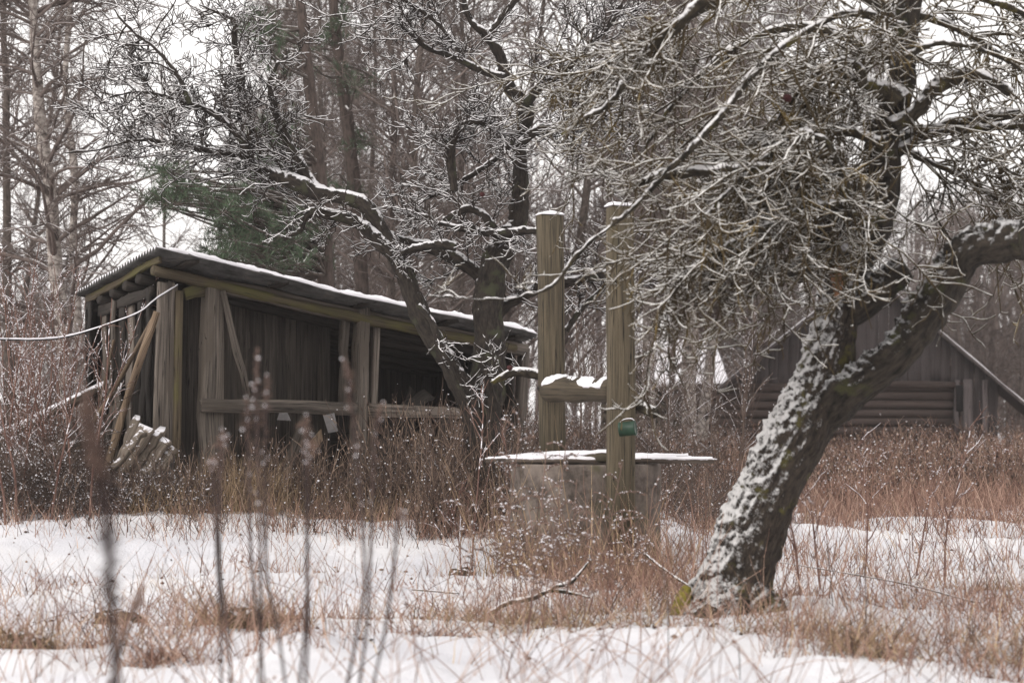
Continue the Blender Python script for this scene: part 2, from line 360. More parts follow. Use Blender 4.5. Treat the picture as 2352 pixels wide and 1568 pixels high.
# ---------------------------------------------------------------- far wood and background trees
def far_wood():
    mb = MB(); N = 320
    y = 62+rng.random(N)*55; x = (rng.random(N)-0.5)*2*(y*0.36); gap = (np.abs(x/y+0.19) < 0.075) | (x/y > .17)
    h = (6.5+5*rng.random(N))*(y/70); h = np.where(gap, h*0.40, h)
    j = np.arange(N) >= N-90; x = np.where(j, y*(.20+.075*rng.random(N)), x); h = np.where(j, (5.6+1.8*rng.random(N))*y/70, h)
    st = np.stack([x, y, np.full(N, -0.3)], -1); tr = grow(st, np.array([[0.0, 0, 1]]).repeat(N, 0), h*1.25, 9, 0.05, -0.05)
    tubes(mb, tr, taper(N, 9, 0.07+0.09*rng.random(N), 0.02), 4)
    s, d, t, pi = branch_off(tr, 22, 0.06, 1, 0.9, 0.45, 0.35); L = (2.6-1.6*t)*(h[pi]/9)*(0.6+0.6*rng.random(len(t)))
    b = grow(s, d, L, 5, 0.14, 0.0, 0.05); tubes(mb, b, taper(len(b), 5, 0.025, 0.012), 3)
    s, d, t, pi = branch_off(b, 4.0, 0.1, 1, 0.8, 0.25, 0.7); c_ = grow(s, d, 0.5+0.7*rng.random(len(s)), 3, 0.15, 0.0); tubes(mb, c_, taper(len(c_), 3, 0.014, 0.010), 3)
    tag(mb.build('far_wood', M_bgtwig), 'hazy leafless wood closing the view far behind the sheds', 'wood', kind='stuff')
far_wood()

def bare_tree(kind, base, H, r0, lean=0.0, label='', group=None, nl=60, bark=None, path=None, up=0.45, low=0.12, L0=2.6, tw=1.0, weep=0.0, kids=11, kk=5):
    base = np.array(base, float)
    root = thing(kind, label, 'tree', base, group)
    if path is None:
        tr = grow(base[None]-[0, 0, .3], np.array([[lean, 0, 1.0]]), H, 16, 0.035, -0.03); rr = taper(1, 16, r0, r0*0.15)
    else:
        q, _r = spline(path[0], path[1], 24); tr = q[None]; rr = _r[None]
    mb = MB(); tubes(mb, tr, rr, 8, rough=0.12); mb.build('trunk', bark or M_bgbark, root)
    mb = MB()
    s, d, t, pi = branch_off(tr, nl, low, 1, 0.85, up, 0.3); n1 = len(s)
    L = L0*(1.15-0.7*t)*(0.5+0.7*rng.random(n1))
    r1 = np.interp(t, np.linspace(0, 1, rr.shape[1]), rr[0])*0.32+0.004
    b = grow(s, d, L, 8, 0.13, weep*0.3, 0.04-weep*0.1); tubes(mb, b, taper(n1, 8, r1, 0.007), 5, snow=0.008)
    s, d, t, pi = branch_off(b, kids, 0.12, 1, 0.75, 0.15-weep*0.3, 0.8); c_ = grow(s, d, L[pi]*0.34*(0.5+0.8*rng.random(len(s))), 5, 0.16, 0.02+weep*0.25); tubes(mb, c_, taper(len(c_), 5, 0.0075*tw, 0.005*tw), 4, snow=0.007)
    s, d, t, _ = branch_off(c_, kk, 0.15, 1, 0.8, -weep*0.4, 0.8); e = grow(s, d, (0.15+0.35*rng.random(len(s)))*L0/2.6, 3, 0.18, 0.02+weep*0.3); tubes(mb, e, taper(len(e), 3, 0.0048*tw, 0.0035*tw), 3, snow=0.006)
    mb.build('crown', M_bgtwig, root)
    return root

GB = 'bare trees of the wood behind the sheds'
LB = 'bare leafless tree in the hazy wood behind the sheds'
protos = [bare_tree('bare_tree', at(905, 980, 33), 13, 0.085, 0.02, 'straight dark bare trunk rising behind the long shed roof, left of two close trunks', GB, nl=64),
          bare_tree('bare_tree', at(967, 980, 30), 13, 0.085, -0.02, 'thin straight bare trunk rising behind the long shed roof, right of two close trunks', GB, nl=54),
          bare_tree('bare_tree', at(1420, 975, 40), 14, 0.095, 0.05, 'bare grey tree seen between the two well posts in the wood', GB, nl=74, L0=3.0),
          bare_tree('bare_tree', at(20, 980, 31), 12, 0.085, 0.03, 'bare tree at the far left edge beside the pale birch', GB, nl=44, L0=2.2, kids=8, kk=4)]
random.seed(3)
bgs = []

for i in range(20):
    y = random.uniform(34, 66); px = random.uniform(-60, 2000)
    if px < 560: px += 560 if i % 3 else 0
    if px > 1480: y = max(y, 56)
    if px > 1600 and y < 52: y += 18
    p = at(px, 950, y)
    bgs.append(dup(protos[i % 4], (p[0], y, float(ground_z(p[0], y))-0.1), random.uniform(0, 6.3), random.uniform(0.75, 1.15), LB, GB))
for i, (px, y) in enumerate([(1660, 66), (1740, 60), (1540, 44), (1260, 33), (1860, 62), (1620, 58), (620, 44), (700, 50), (800, 40), (860, 46), (1050, 31), (1130, 37)]):
    p = at(px, 950, y); dup(protos[(i*3+1) % 4], (p[0], y, 0), i*1.7, 0.9+0.05*(i % 5), LB, GB)

# the birch at the left, and two more behind the well
bare_tree('birch_tree', at(128, 960, 27), 0, 0, label='pale birch with snow-dusted white bark standing left of the shed', nl=60, bark=M_birch, up=0.35, low=0.1, L0=2.8, kids=9, kk=4,
          path=(P((150, 1010, 27), (148, 800, 27), (126, 600, 27), (118, 450, 27), (95, 300, 27), (82, 130, 27), (72, -60, 27), (60, -400, 27.3)), [.12, .11, .10, .09, .085, .07, .06, .02]), weep=0.35)
bare_tree('birch_tree', at(172, 960, 29), 0, 0, label='thin birch rising just right of the thicker pale birch at left', nl=38, bark=M_birch, up=0.4, L0=2.0, kids=8, kk=4,
          path=(P((186, 1010, 29), (180, 760, 29), (168, 560, 29), (172, 400, 29), (150, 200, 29), (165, -50, 29), (170, -300, 29)), [.075, .07, .06, .055, .045, .035, .015]), weep=0.3)
bare_tree('birch_tree', at(1582, 960, 34), 0, 0, label='birch with dark patched bark behind the right well post', nl=70, bark=M_birch, up=0.4, low=0.35,
          path=(P((1584, 1010, 34), (1582, 850, 34), (1590, 700, 34), (1578, 500, 34), (1590, 200, 34), (1600, -300, 34)), [.13, .12, .11, .10, .08, .03]))
bare_tree('birch_tree', at(1622, 960, 37), 0, 0, label='leaning pale birch left of the far log barn', nl=60, bark=M_birch, up=0.4, low=0.35,
          path=(P((1610, 1010, 37), (1626, 880, 37), (1640, 760, 37), (1662, 600, 37), (1680, 300, 37), (1690, -200, 37)), [.11, .10, .09, .08, .06, .02]))
bare_tree('birch_tree', at(1490, 960, 36), 0, 0, label='straight birch seen just right of the nearer well post', nl=60, bark=M_birch, up=0.4, low=0.35,
          path=(P((1492, 1010, 36), (1488, 800, 36), (1494, 600, 36), (1490, 300, 36), (1500, -200, 36)), [.12, .11, .10, .08, .03]))

def pine(label, path, clumps, D, seed):
    base = path[0][0]; root = thing('pine_tree', label, 'tree', base)
    q, r = spline(path[0], path[1], 30); mb = MB(); tubes(mb, q[None], r[None], 10, rough=0.1); mb.build('trunk', M_pinebark, root)
    limbs = MB(); nd = MB()
    for (px, py, w_, h_, nn) in clumps:
        for _ in range(nn):
            t = at(px+rng.normal()*w_*.5, py+rng.normal()*h_*.5, D+rng.normal()*0.9)
            i = np.argmin(abs(q[:, 2]-(t[2]-0.15*abs(t[0]-base[0])))); s = q[i]
            m_ = (s+t)/2+[0, 0, 0.12*rng.normal()]; b, br = spline([s, m_, t], [0.022, 0.015, 0.006], 7); tubes(limbs, b[None], br[None], 5, snow=0.01)
            # a tuft: short shoots, each bristling with needles
            K = 7; sd = nrm(rng.normal(size=(K, 3))*[1, 1, 0.5]+[0, 0, 0.25]); sh = grow(np.repeat(t[None], K, 0), sd, 0.16+0.14*rng.random(K), 4, 0.1, 0)
            tubes(limbs, sh, taper(K, 4, 0.006, 0.004), 3)
            st, d, _, _ = branch_off(sh, 20, 0.2, 1, 0.8, 0.15, 0.8)
            blades(nd, st, d, 0.06+0.05*rng.random(len(st)), 0.010, 2, 0.0)
    limbs.build('limbs', M_bgbark, root); nd.build('crown', M_needle, root)
pine('green pine with drooping needle tufts behind the shed roof', (P((752, 1000, 25), (748, 640, 25), (742, 480, 25), (722, 300, 25), (700, 100, 25), (672, -150, 25)), [.11, .10, .095, .08, .07, .04]),
     [(400, 395, 40, 12, 9), (375, 468, 36, 14, 11), (440, 440, 50, 20, 15), (520, 480, 60, 24, 24), (600, 470, 60, 40, 14), (540, 560, 60, 30, 26), (620, 590, 70, 30, 28), (690, 540, 60, 50, 20), (560, 520, 60, 30, 14), (700, 600, 50, 20, 14),
      (500, 600, 26, 12, 10), (590, 400, 60, 30, 16), (640, 330, 60, 50, 18), (640, 130, 50, 40, 7), (590, 60, 40, 30, 7)], 25, 1)
pine('second pine with sparse greyish needles behind the old apple tree crown', (P((835, 1000, 31), (830, 640, 31), (800, 300, 31), (770, 60, 31), (750, -200, 31)), [.12, .11, .10, .08, .05]),
     [(760, 60, 60, 40, 10), (810, 190, 60, 30, 9), (720, 120, 50, 40, 7), (830, 330, 50, 40, 8), (780, 440, 50, 30, 7)], 31, 2)

# ---------------------------------------------------------------- the shed
C0 = at(360, 567, 17.5); C1 = at(172, 672, 19.3); C2 = at(1236, 768, 20.8)
U = np.array([C2[0]-C0[0], C2[1]-C0[1], 0]); LU = np.linalg.norm(U); U = U/LU
V = np.array([C1[0]-C0[0], C1[1]-C0[1], 0]); LV = np.linalg.norm(V); V = V/LV
def roofp(s, t):
    """s along the long edge, t along the short edge, both 0..1"""
    s = np.asarray(s, float)[..., None]; t = np.asarray(t, float)[..., None]
    return C0*(1-s)*(1-t) + C2*s*(1-t) + C1*t*(1-s) + (C1+C2-C0)*s*t
def onplane(px, py, O, D_):
    """where the sight line of a pixel meets the upright plane through O along D_"""
    d = at(px, py, 10.0)-[0, 0, CAMZ]; n = np.array([D_[1], -D_[0], 0]); k = np.dot(O-[0, 0, CAMZ], n)/np.dot(d, n)
    return np.array([0, 0, CAMZ])+d*k
def solid_sheet(mb, top, bot, mi=0):
    ny, nx, _ = top.shape; i1 = np.arange(nx*ny).reshape(ny, nx); i2 = i1+nx*ny
    q = lambda i: np.stack([i[:-1, :-1], i[:-1, 1:], i[1:, 1:], i[1:, :-1]], -1).reshape(-1, 4)
    f = [q(i1), q(i2)[:, ::-1]]
    for e1, e2 in ((i1[0], i2[0]), (i1[-1][::-1], i2[-1][::-1]), (i1[:, -1], i2[:, -1]), (i1[::-1, 0], i2[::-1, 0])):
        f.append(np.stack([e2[:-1], e2[1:], e1[1:], e1[:-1]], -1))
    mb.add(np.concatenate([top.reshape(-1, 3), bot.reshape(-1, 3)]), np.concatenate(f), mi=mi)
M_roof = flat_mat('roof_sheet_mat', [(0.3, (0.05, 0.048, 0.045)), (0.6, (0.11, 0.105, 0.10)), (0.75, (0.15, 0.13, 0.11))], 6, 0.8, False)
O_f = C0+V*0.30; O_l = C0+U*0.10; O_f = O_f*[1, 1, 0]; O_l = O_l*[1, 1, 0]
F = lambda px, py, d=0.0: onplane(px, py, O_f+V*d, U)       # on the long front wall (d deeper inside)
G = lambda px, py, d=0.0: onplane(px, py, O_l+U*d, V)       # on the short left wall
def shed():
    base = C0*[1, 1, 0]+U*2.3+V*1.0; base[2] = 0.25
    r = thing('wood_shed', 'weathered open-fronted wooden woodshed under a snowy corrugated lean-to roof', 'shed', base)
    # roof sheet and its snow
    ns, nt_ = 110, 220; s, t = np.meshgrid(np.linspace(0, 1, ns), np.linspace(0, 1, nt_))
    p = roofp(s, t); cor = 0.019*np.sin(t*2*math.pi*31); sag = -0.035*np.sin(math.pi*np.clip(s*1.1, 0, 1))+0.012*noise(p, 2.0, 4)
    p[..., 2] += cor+sag; mb = MB(); solid_sheet(mb, p+[0, 0, 0.004], p-[0, 0, 0.012]); roof = mb.build('roof', M_roof, r)
    q = roofp(s*0.998+0.001, t*0.998+0.002); q[..., 2] += sag+0.008
    edge = np.minimum(np.minimum(t*LV, (1-t)*LV)/0.05, 1)**0.5*np.minimum((1-s)*LU/0.035, 1)
    lump = 0.032+0.014*noise(q, 7, 6)+0.008*noise(q, 19, 7)+0.02*(s > 0.02)+0.015*np.clip(noise(q, 3, 9), 0, 1)
    lump = np.where(s < .03, .014+.010*noise(q, 8, 6), lump+.010*fbm(q, 26, 12, 2))
    top = q.copy(); top[..., 2] += np.maximum(lump*edge, 0.002)+np.minimum(cor, 0)*0.3
    top -= (V*(0.012*(0.5+noise(q, 9, 3)))[..., None])*(t < 0.01)[..., None]
    bot = q.copy(); bot[..., 2] += cor-0.008+0.004
    mb = MB(); solid_sheet(mb, top, np.minimum(bot, top)); mb.build('roof_snow', M_snow, roof)
    # fascia under the short edge, purlins whose ends show under the overhang, plate beam along the long wall
    fa = MB(); pts = [(200, 693), (300, 662), (385, 630), (460, 604)]
    a = roofp(0.022, 0.96)-[0, 0, .055]; b = roofp(0.022, 0.07)-[0, 0, .055]; beam(fa, a, b, 0.06, 0.04, (0, 0, 1), 9, 0.006); fa.build('fascia', M_mossy, r)
    for t_ in (0.13, 0.30, 0.46, 0.62, 0.78, 0.92):
        m = MB(); a = roofp(0.018, t_)-[0, 0, .135]; b = roofp(0.97, t_)-[0, 0, .12]
        q_, rr = spline([a, (a+b)/2-[0, 0, .03], b], [.05, .055, .05], 24); tubes(m, q_[None], rr[None], 9, capt=True, rough=0.15); m.build('purlin', M_dark if t_ > .2 else M_mossy, r)
    for s_ in (0.085, 0.30, 0.52, 0.75, 0.95):
        m = MB(); a = roofp(s_, 0.02)-[0, 0, .048]; b = roofp(s_, 0.98)-[0, 0, .055]; beam(m, a, b, 0.13, 0.028, U, 7, 0.006); m.build('rafter', M_dark, r)
    m = MB(); beam(m, F(424, 676), F(497, 650)+U*.02, 0.12, 0.05, (0, 0, 1), 5, 0.006); m.build('beam', M_mossy, r)
    m = MB(); beam(m, F(488, 655), F(1205, 805), 0.13, 0.09, (0, 0, 1), 8, 0.006); m.build('beam', M_grey, r)
    m = MB(); beam(m, G(232, 716, .05), G(352, 668, .05), 0.10, 0.06, (0, 0, 1), 8, 0.006); m.build('beam', M_dark, r)
    # posts of the front: wide slab post, twin post, thin divider, end posts
    m = MB(); beam(m, F(490, 658), F(478, 1180), 0.185, 0.11, U, 8, 0.010, 0.26); m.build('post', M_grey, r)
    m = MB(); beam(m, F(834, 712, -.02), F(818, 1150, -.02), 0.15, 0.10, U, 6, 0.006, 0.17); m.build('post', M_grey, r)
    m = MB(); beam(m, F(862, 716, .10), F(845, 1150, .10), 0.09, 0.09, U, 5, 0.006); m.build('post', M_grey, r)
    m = MB(); beam(m, F(792, 706, .05), F(786, 932, .05), 0.085, 0.06, U, 8, 0.005); m.build('post', M_grey, r)
    m = MB(); beam(m, F(1205, 800, .02), F(1186, 1130, .02), 0.11, 0.10, U, 9, 0.006); m.build('post', M_grey, r)
    m = MB(); beam(m, F(1150, 960, .03), F(1146, 1130, .03), 0.20, 0.05, U, 9, 0.006); m.build('post', M_dark, r)
    m = MB(); beam(m, F(511, 668, -.07), F(566, 905, -.09), 0.055, 0.05, U, 6, 0.004); m.build('brace', M_grey, r)
    m = MB(); beam(m, F(462, 930, -.10), F(820, 938, -.10), 0.125, 0.035, (0, 0, 1), 7, 0.003); m.build('rail', M_grey, r)
    m = MB(); beam(m, F(838, 941, .02), F(1066, 949, .02), 0.135, 0.035, (0, 0, 1), 6, 0.003, 0.10); m.build('rail', M_grey, r)
    # planks at the front corner
    for (x0, y0, x1, y1, w_, mt) in ((372, 650, 362, 1000, .105, M_grey), (393, 648, 384, 1010, .085, M_grey), (412, 668, 402, 1024, .075, M_mossy)):
        m = MB(); beam(m, F(x0, y0), F(x1, y1+60), w_, 0.03, U, 5, 0.005, w_*1.15); m.build('plank', mt, r)
    m = MB(); beam(m, F(385, 655, .04), F(371, 1075, .04), 0.2, 0.03, U, 5, 0.005); m.build('plank', M_grey, r)
    # left short wall: corner poles and loose upright boards with gaps
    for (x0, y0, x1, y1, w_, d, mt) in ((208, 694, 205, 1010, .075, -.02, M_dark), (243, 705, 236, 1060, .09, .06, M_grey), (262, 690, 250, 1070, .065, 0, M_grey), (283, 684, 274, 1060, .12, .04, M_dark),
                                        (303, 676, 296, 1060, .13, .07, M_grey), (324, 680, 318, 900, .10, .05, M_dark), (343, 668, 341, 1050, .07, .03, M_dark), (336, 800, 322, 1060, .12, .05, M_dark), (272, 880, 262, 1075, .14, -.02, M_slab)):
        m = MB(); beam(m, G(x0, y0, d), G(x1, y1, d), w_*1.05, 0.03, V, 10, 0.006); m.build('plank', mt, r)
    # board walls at the back and the right end, shade put into their colour
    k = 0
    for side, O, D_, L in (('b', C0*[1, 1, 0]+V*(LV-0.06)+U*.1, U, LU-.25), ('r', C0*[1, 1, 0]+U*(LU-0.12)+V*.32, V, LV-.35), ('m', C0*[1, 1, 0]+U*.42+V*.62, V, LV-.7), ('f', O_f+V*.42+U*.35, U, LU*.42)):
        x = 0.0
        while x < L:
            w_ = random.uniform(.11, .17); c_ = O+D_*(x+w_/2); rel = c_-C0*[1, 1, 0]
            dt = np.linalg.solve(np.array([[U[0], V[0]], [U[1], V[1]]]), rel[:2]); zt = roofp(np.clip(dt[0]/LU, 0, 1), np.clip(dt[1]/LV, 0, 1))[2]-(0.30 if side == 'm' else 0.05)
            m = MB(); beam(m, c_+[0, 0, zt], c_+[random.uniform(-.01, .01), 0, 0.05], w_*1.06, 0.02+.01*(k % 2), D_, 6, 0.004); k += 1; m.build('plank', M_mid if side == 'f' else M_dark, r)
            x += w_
    m = MB(); beam(m, C0*[1, 1, 0]+V*1.4+U*.2+[0, 0, .9], C0*[1, 1, 0]+V*1.4+U*(LU-.3)+[0, 0, .9], .12, .03, (0, 0, 1)); m.build('rail', M_dark, r)
shed()

# things leaning on and lying in the shed
def pole(name, pts, rad, mat, label, cat, group=None, k=9):
    q, rr = spline(np.array(pts), rad, 20); m = MB(); tubes(m, q[None], rr[None], k, capt=True, rough=0.10)
    return tag(m.build(name, mat, origin=q[np.argmin(q[:, 2])]), label, cat, group)
g0 = lambda px, y, z=0.25: at(px, 940, y)*[1, 1, 0]+[0, 0, z]
pole('pole', [G(361, 716, -.10), G(326, 815, -.20), at(288, 930, 18.0), at(247, 1075, 17.8), at(236, 1130, 17.75)], [.030, .034, .036, .04, .04], M_pole, 'thick bare pole leaning on the left end of the woodshed', 'pole')
pole('pole', [G(352, 730, -.04), G(262, 895, -.12), at(214, 970, 18.2), at(158, 1075, 18.0)], [.018, .022, .026, .026], M_pole, 'thinner long pole leaning lower across the shed end, reaching furthest left', 'pole')
pole('pole', [G(262, 780, -.05), G(236, 900, -.1), at(200, 1040, 18.6)], [.014, .016, .018], M_pole, 'thin dark stick leaning at the outer shed corner behind the poles', 'pole')
for i, (x0, y0, x1, y1, w_, d, lab) in enumerate(((340, 984, 272, 1082, .15, 17.45, 'widest snow-covered slab leaning low at the shed corner, leftmost of the slabs'), (362, 994, 303, 1096, .07, 17.5, 'narrow split slab leaning between the two snowy slabs'),
                                                (382, 1012, 322, 1100, .10, 17.5, 'snow-dusted slab leaning rightmost beside the grey sheet'), (352, 1000, 290, 1085, .05, 17.55, 'thin lath squeezed behind the widest snowy slab'), (330, 992, 258, 1076, .06, 17.3, 'split slab lying outermost left under the poles'), (398, 1030, 340, 1106, .09, 17.55, 'slab leaning between the snow-dusted slab and the grey sheet'), (372, 985, 336, 1060, .10, 17.75, 'upright grey slab at the back of the slab pile'), (318, 960, 280, 1050, .08, 17.8, 'tall grey slab standing behind the widest snowy slab'))):
    m = MB(); a = at(x0, y0, d+.12); b = at(x1, y1, d-.15); beam(m, a, b, w_, .05, (1, -.3, -.2), 8, .007)
    tag(m.build('slab', M_slab2, origin=b), lab, 'slab', 'slabs leaning at the shed corner')
M_tin = flat_mat('dull_sheet_mat', [(0.3, (0.10, 0.09, 0.085)), (0.7, (0.17, 0.155, 0.15))], 7, 0.7, False)
def panel(pts, D, name, lab, cat, mat, th=0.012):
    p = np.array([at(x, y, D+dd) for x, y, dd in pts]); n = nrm(np.cross(p[1]-p[0], p[2]-p[0])); m = MB(); k = len(p)
    m.add(np.concatenate([p, p+n*th]), [[i, (i+1) % k, (i+1) % k+k, i+k] for i in range(k)]); m.f.setdefault((k, 0), []).append(np.array([list(range(k))[::-1], list(range(k, 2*k))]))
    return tag(m.build(name, mat, smooth=False, origin=p[-1]), lab, cat)
panel([(362, 1040, 0), (404, 1046, .1), (392, 1112, .1), (352, 1104, 0)], 17.6, 'metal_sheet', 'dull grey metal sheet leaning beside the snowy slabs at the shed corner', 'sheet', M_tin)
M_pale = flat_mat('pale_sheet_mat', [(0.3, (0.10, 0.095, 0.095)), (0.7, (0.24, 0.225, 0.225))], 7, 0.6, False)
panel([(742, 954, 0), (768, 948, 0), (776, 990, .02), (754, 994, .02)], 18.75, 'metal_sheet', 'small pale tilted plate hanging just below the shed rail', 'sheet', M_pale)
panel([(641, 949, 0), (660, 948, 0), (668, 966, .02), (636, 964, .02)], 18.6, 'metal_sheet', 'tiny pale plate fixed under the shed rail, left of the tilted plate', 'sheet', M_pale)
panel([(700, 1030, 0), (738, 985, .1), (742, 1010, .1), (705, 1062, 0)], 18.9, 'broken_board', 'broken yellowish board end leaning inside the shed under the rail', 'board', M_pole, .03)
# boards and logs heaped inside, under the rail
bl = ['long dark board leaning inside the shed, %s' % s for s in ('left of the twin post', 'against the twin post from the right', 'steepest one in the middle of the right bay', 'low in the middle of the right bay', 'near the apple tree trunk', 'crossing behind the trunk', 'furthest right in the bay', 'topmost behind the rail', 'small one under the left bay')]
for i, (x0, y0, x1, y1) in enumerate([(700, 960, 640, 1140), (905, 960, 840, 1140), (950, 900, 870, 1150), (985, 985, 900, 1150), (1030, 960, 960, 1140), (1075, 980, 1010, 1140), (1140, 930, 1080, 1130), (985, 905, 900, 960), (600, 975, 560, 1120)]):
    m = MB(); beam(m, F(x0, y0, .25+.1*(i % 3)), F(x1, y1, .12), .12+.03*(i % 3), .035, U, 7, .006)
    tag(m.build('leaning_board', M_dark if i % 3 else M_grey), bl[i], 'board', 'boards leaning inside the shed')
for i in range(20):
    x = 500+i*25+random.uniform(-8, 8); p = F(x, 1090, .6+random.uniform(0, .6)); p[2] = 0.3+.16*(i % 2)+random.uniform(0, .05)
    a = p-V*.22+U*random.uniform(-.05, .05); b = p+V*.22; m = MB(); tubes(m, np.array([[a, (a+b)/2, b]]), np.full((1, 3), random.uniform(.06, .09)), 8, capt=True, rough=.2)
    tag(m.build('log', M_grey), 'split firewood log in the dark heap on the shed floor', 'log', 'firewood logs heaped on the shed floor')

# sagging cable
q, rr = spline(P((-60, 777, 16.2), (0, 779, 16.4), (90, 780, 16.7), (160, 772, 17), (240, 748, 17.2), (318, 718, 17.5), (362, 684, 17.8), (408, 655, 18.0)), [.0075]*8, 60)
M_cable = twig_mat('cable_mat', (0.012, 0.012, 0.013), (0.02, 0.02, 0.02), 0.05, nsc=1.6, var=0.7)
m = MB(); tubes(m, q[None], rr[None], 6, snow=.010); tag(m.build('cable', M_cable), 'black sagging cable with snow on it, running from the left edge to the shed roof', 'cable')

# ---------------------------------------------------------------- the well
M_conc = None
def conc():
    m, t, b = newmat('concrete_mat', 0.9); p = N_(t, 'ShaderNodeTexCoord').outputs['Object']
    c_ = ramp(t, noi(t, p, 5, 6, .7), [(0.36, (0.05, 0.04, 0.033)), (0.5, (0.13, 0.105, 0.09)), (0.66, (0.20, 0.165, 0.14))])
    t.links.new(mixc(t, smoothf(t, noi(t, p, 2.2, 3), .55, .72), c_, (0.085, 0.078, 0.045)), b.inputs['Base Color']); bump(t, b, noi(t, p, 40, 5, .7), .5, .01); return m
WD = 15.0; WC = at(1345, 940, WD)*[1, 1, 0]; WC[2] = float(ground_z(WC[0], WC[1]))
def well():
    r = thing('draw_well', 'old draw well with a round concrete ring and two tall timber posts', 'well', WC)
    n = 72; th = np.linspace(0, 2*math.pi, n, endpoint=False); m = MB(); R = 0.565; prof = [(R, -.25), (R, .05), (R, .25), (R, .42), (R, .55), (R, .665), (R-.012, .68), (R-.09, .68), (R-.10, .66), (R-.10, .3), (R-.10, -.3)]
    V_ = np.array([[[WC[0]+a*math.cos(t), WC[1]+a*math.sin(t), WC[2]+z] for t in th] for a, z in prof]); nn = V_.reshape(-1, 3)
    V_[:, :, :2] = WC[:2]+(V_[:, :, :2]-WC[:2])*(1+0.012*fbm(V_, 3, 5))[..., None]
    idx = np.arange(len(prof)*n).reshape(len(prof), n); f = np.stack([idx[:-1], np.roll(idx[:-1], -1, 1), np.roll(idx[1:], -1, 1), idx[1:]], -1).reshape(-1, 4)
    m.add(V_.reshape(-1, 3), f); m.build('concrete_ring', conc(), r)
    # posts: the far left one rises from behind the planks, the near right one stands in front
    def post(top, bot, w_, d_, ang):
        ax = (math.cos(ang), math.sin(ang), 0); m = MB(); beam(m, at(*top), at(*bot), w_, d_, ax, 5, .002)
        return m.build('post', M_post, r)
    p1 = post((1263, 496, 15.5), (1271, 1120, 15.5), .185, .13, +.32); p2 = post((1424, 476, 14.38), (1428, 1300, 14.38), .185, .13, +.32)
    for p_, (x, y, D) in ((p1, (1263, 493, 15.5)), (p2, (1424, 473, 14.38))):
        c_ = at(x, y, D); s, t = np.meshgrid(np.linspace(-1, 1, 14), np.linspace(-1, 1, 12)); ca, sa = math.cos(+.32), math.sin(+.32)
        q = np.stack([c_[0]+s*.097*ca-t*.07*sa, c_[1]+s*.097*sa+t*.07*ca, np.full(s.shape, c_[2])], -1); e = np.sqrt(np.clip((1-abs(s)**3)*(1-abs(t)**3), 0, 1))
        tp = q.copy(); tp[..., 2] += .004+e*(.022+.012*noise(q, 22, 4)); m = MB(); solid_sheet(m, tp, q-[0, 0, .004]); m.build('snow_cap', M_snow, p_)
    # windlass drum: a rough log between the posts with snow on top, axle, stub of a crank
    a = at(1262, 892, 15.35); b = at(1412, 898, 14.5); q, rr = spline([a, a*.7+b*.3, a*.4+b*.6, b], [.098, .10, .092, .085], 24)
    m = MB(); tubes(m, q[None], rr[None], 20, capt=True, rough=.10); dr = m.build('windlass_drum', wood_mat('drum_mat', (0.035, 0.028, 0.020), (0.12, 0.095, 0.065)), r)
    ax = nrm(b-a); sd = nrm(np.cross(ax, [0, 0, 1])); th = np.linspace(-1.15, 1.15, 18); t = np.linspace(0.03, .92, 50); T, H_ = np.meshgrid(t, th, indexing='ij')
    c_ = a+(b-a)*T[..., None]; rad = .099-.012*T; base_ = c_+sd*(np.sin(H_)*rad)[..., None]+np.array([0, 0, 1.])*(np.cos(H_)*rad)[..., None]
    e = np.clip(1-abs(H_/1.15)**2.5, 0, 1)*np.clip(np.minimum(T-.03, .92-T)/.03, 0, 1)**.5; hgt = .017*e*np.clip(.6+1.5*fbm(base_, 16, 8, 4), -.4, 1.25)-.004
    m = MB(); solid_sheet(m, base_+np.array([0, 0, 1.])*hgt[..., None], base_-np.array([0, 0, .02])); m.build('drum_snow', M_snow, dr)
    m = MB(); tubes(m, np.array([[a-ax*.16, a+ax*.02]]), np.array([[.02, .02]]), 10, capt=True); tubes(m, np.array([[b-ax*.05, b+ax*.12]]), np.array([[.028, .028]]), 12, capt=True); m.build('axle', M_dark, dr)
    m = MB(); a2, b2 = at(1440, 921, 14.6), at(1504, 950, 14.3); tubes(m, np.array([[a2, (a2+b2)/2, b2]]), np.array([[.035, .036, .036]]), 12, snow=.022, capt=True); m.build('crank_handle', M_limbR, r)
    m = MB(); beam(m, at(1242, 1052, 15.35), at(1396, 1050, 14.6), .07, .05, (0, 0, 1), 8, .004); cb = m.build('cross_board', M_post, r)
    m = MB(); q, rr = spline(P((1240, 1042, 15.35), (1300, 1041, 15.0), (1398, 1037, 14.6)), [.014, .02, .018], 30); rr = rr*(1+.4*noise(q, 12)); tubes(m, (q+[0, 0, .0])[None], rr[None], 8); m.build('snow_strip', M_snow, cb)
    # planks laid across the ring
    for i, (x0, y0, D0, x1, y1, D1, w_) in enumerate(((1116, 1086, 15.05, 1560, 1083, 15.05, .17), (1165, 1089, 14.82, 1642, 1086, 14.72, .16), (1180, 1083, 15.3, 1585, 1080, 15.28, .19))):
        A, B = at(x0, y0, D0), at(x1, y1, D1); zz = WC[2]+.70+.003*i; A[2] = zz+(.003 if i else 0); B[2] = zz+.003*i
        m = MB(); beam(m, A, B, w_, .032, (0, 1, 0), 14, .004); pl = m.build('plank', M_plank, r)
        s, t = np.meshgrid(np.linspace(0.01, .985, 90), np.linspace(-1, 1, 10)); q = A+(B-A)*s[..., None]+np.array([0, 1, 0])*(t*w_*.48)[..., None]; q[..., 2] += .0145
        e = np.clip(1-abs(t)**3, 0, 1)**.5; tp = q.copy(); tp[..., 2] += .006+e*np.clip(.010+.013*noise(q*[1, 1, 0], 6, 20+i)+.006*noise(q, 20, 3), -.004, 1)
        m = MB(); solid_sheet(m, tp, q-[0, 0, .003]); m.build('snow_layer', M_snow, pl)
well()
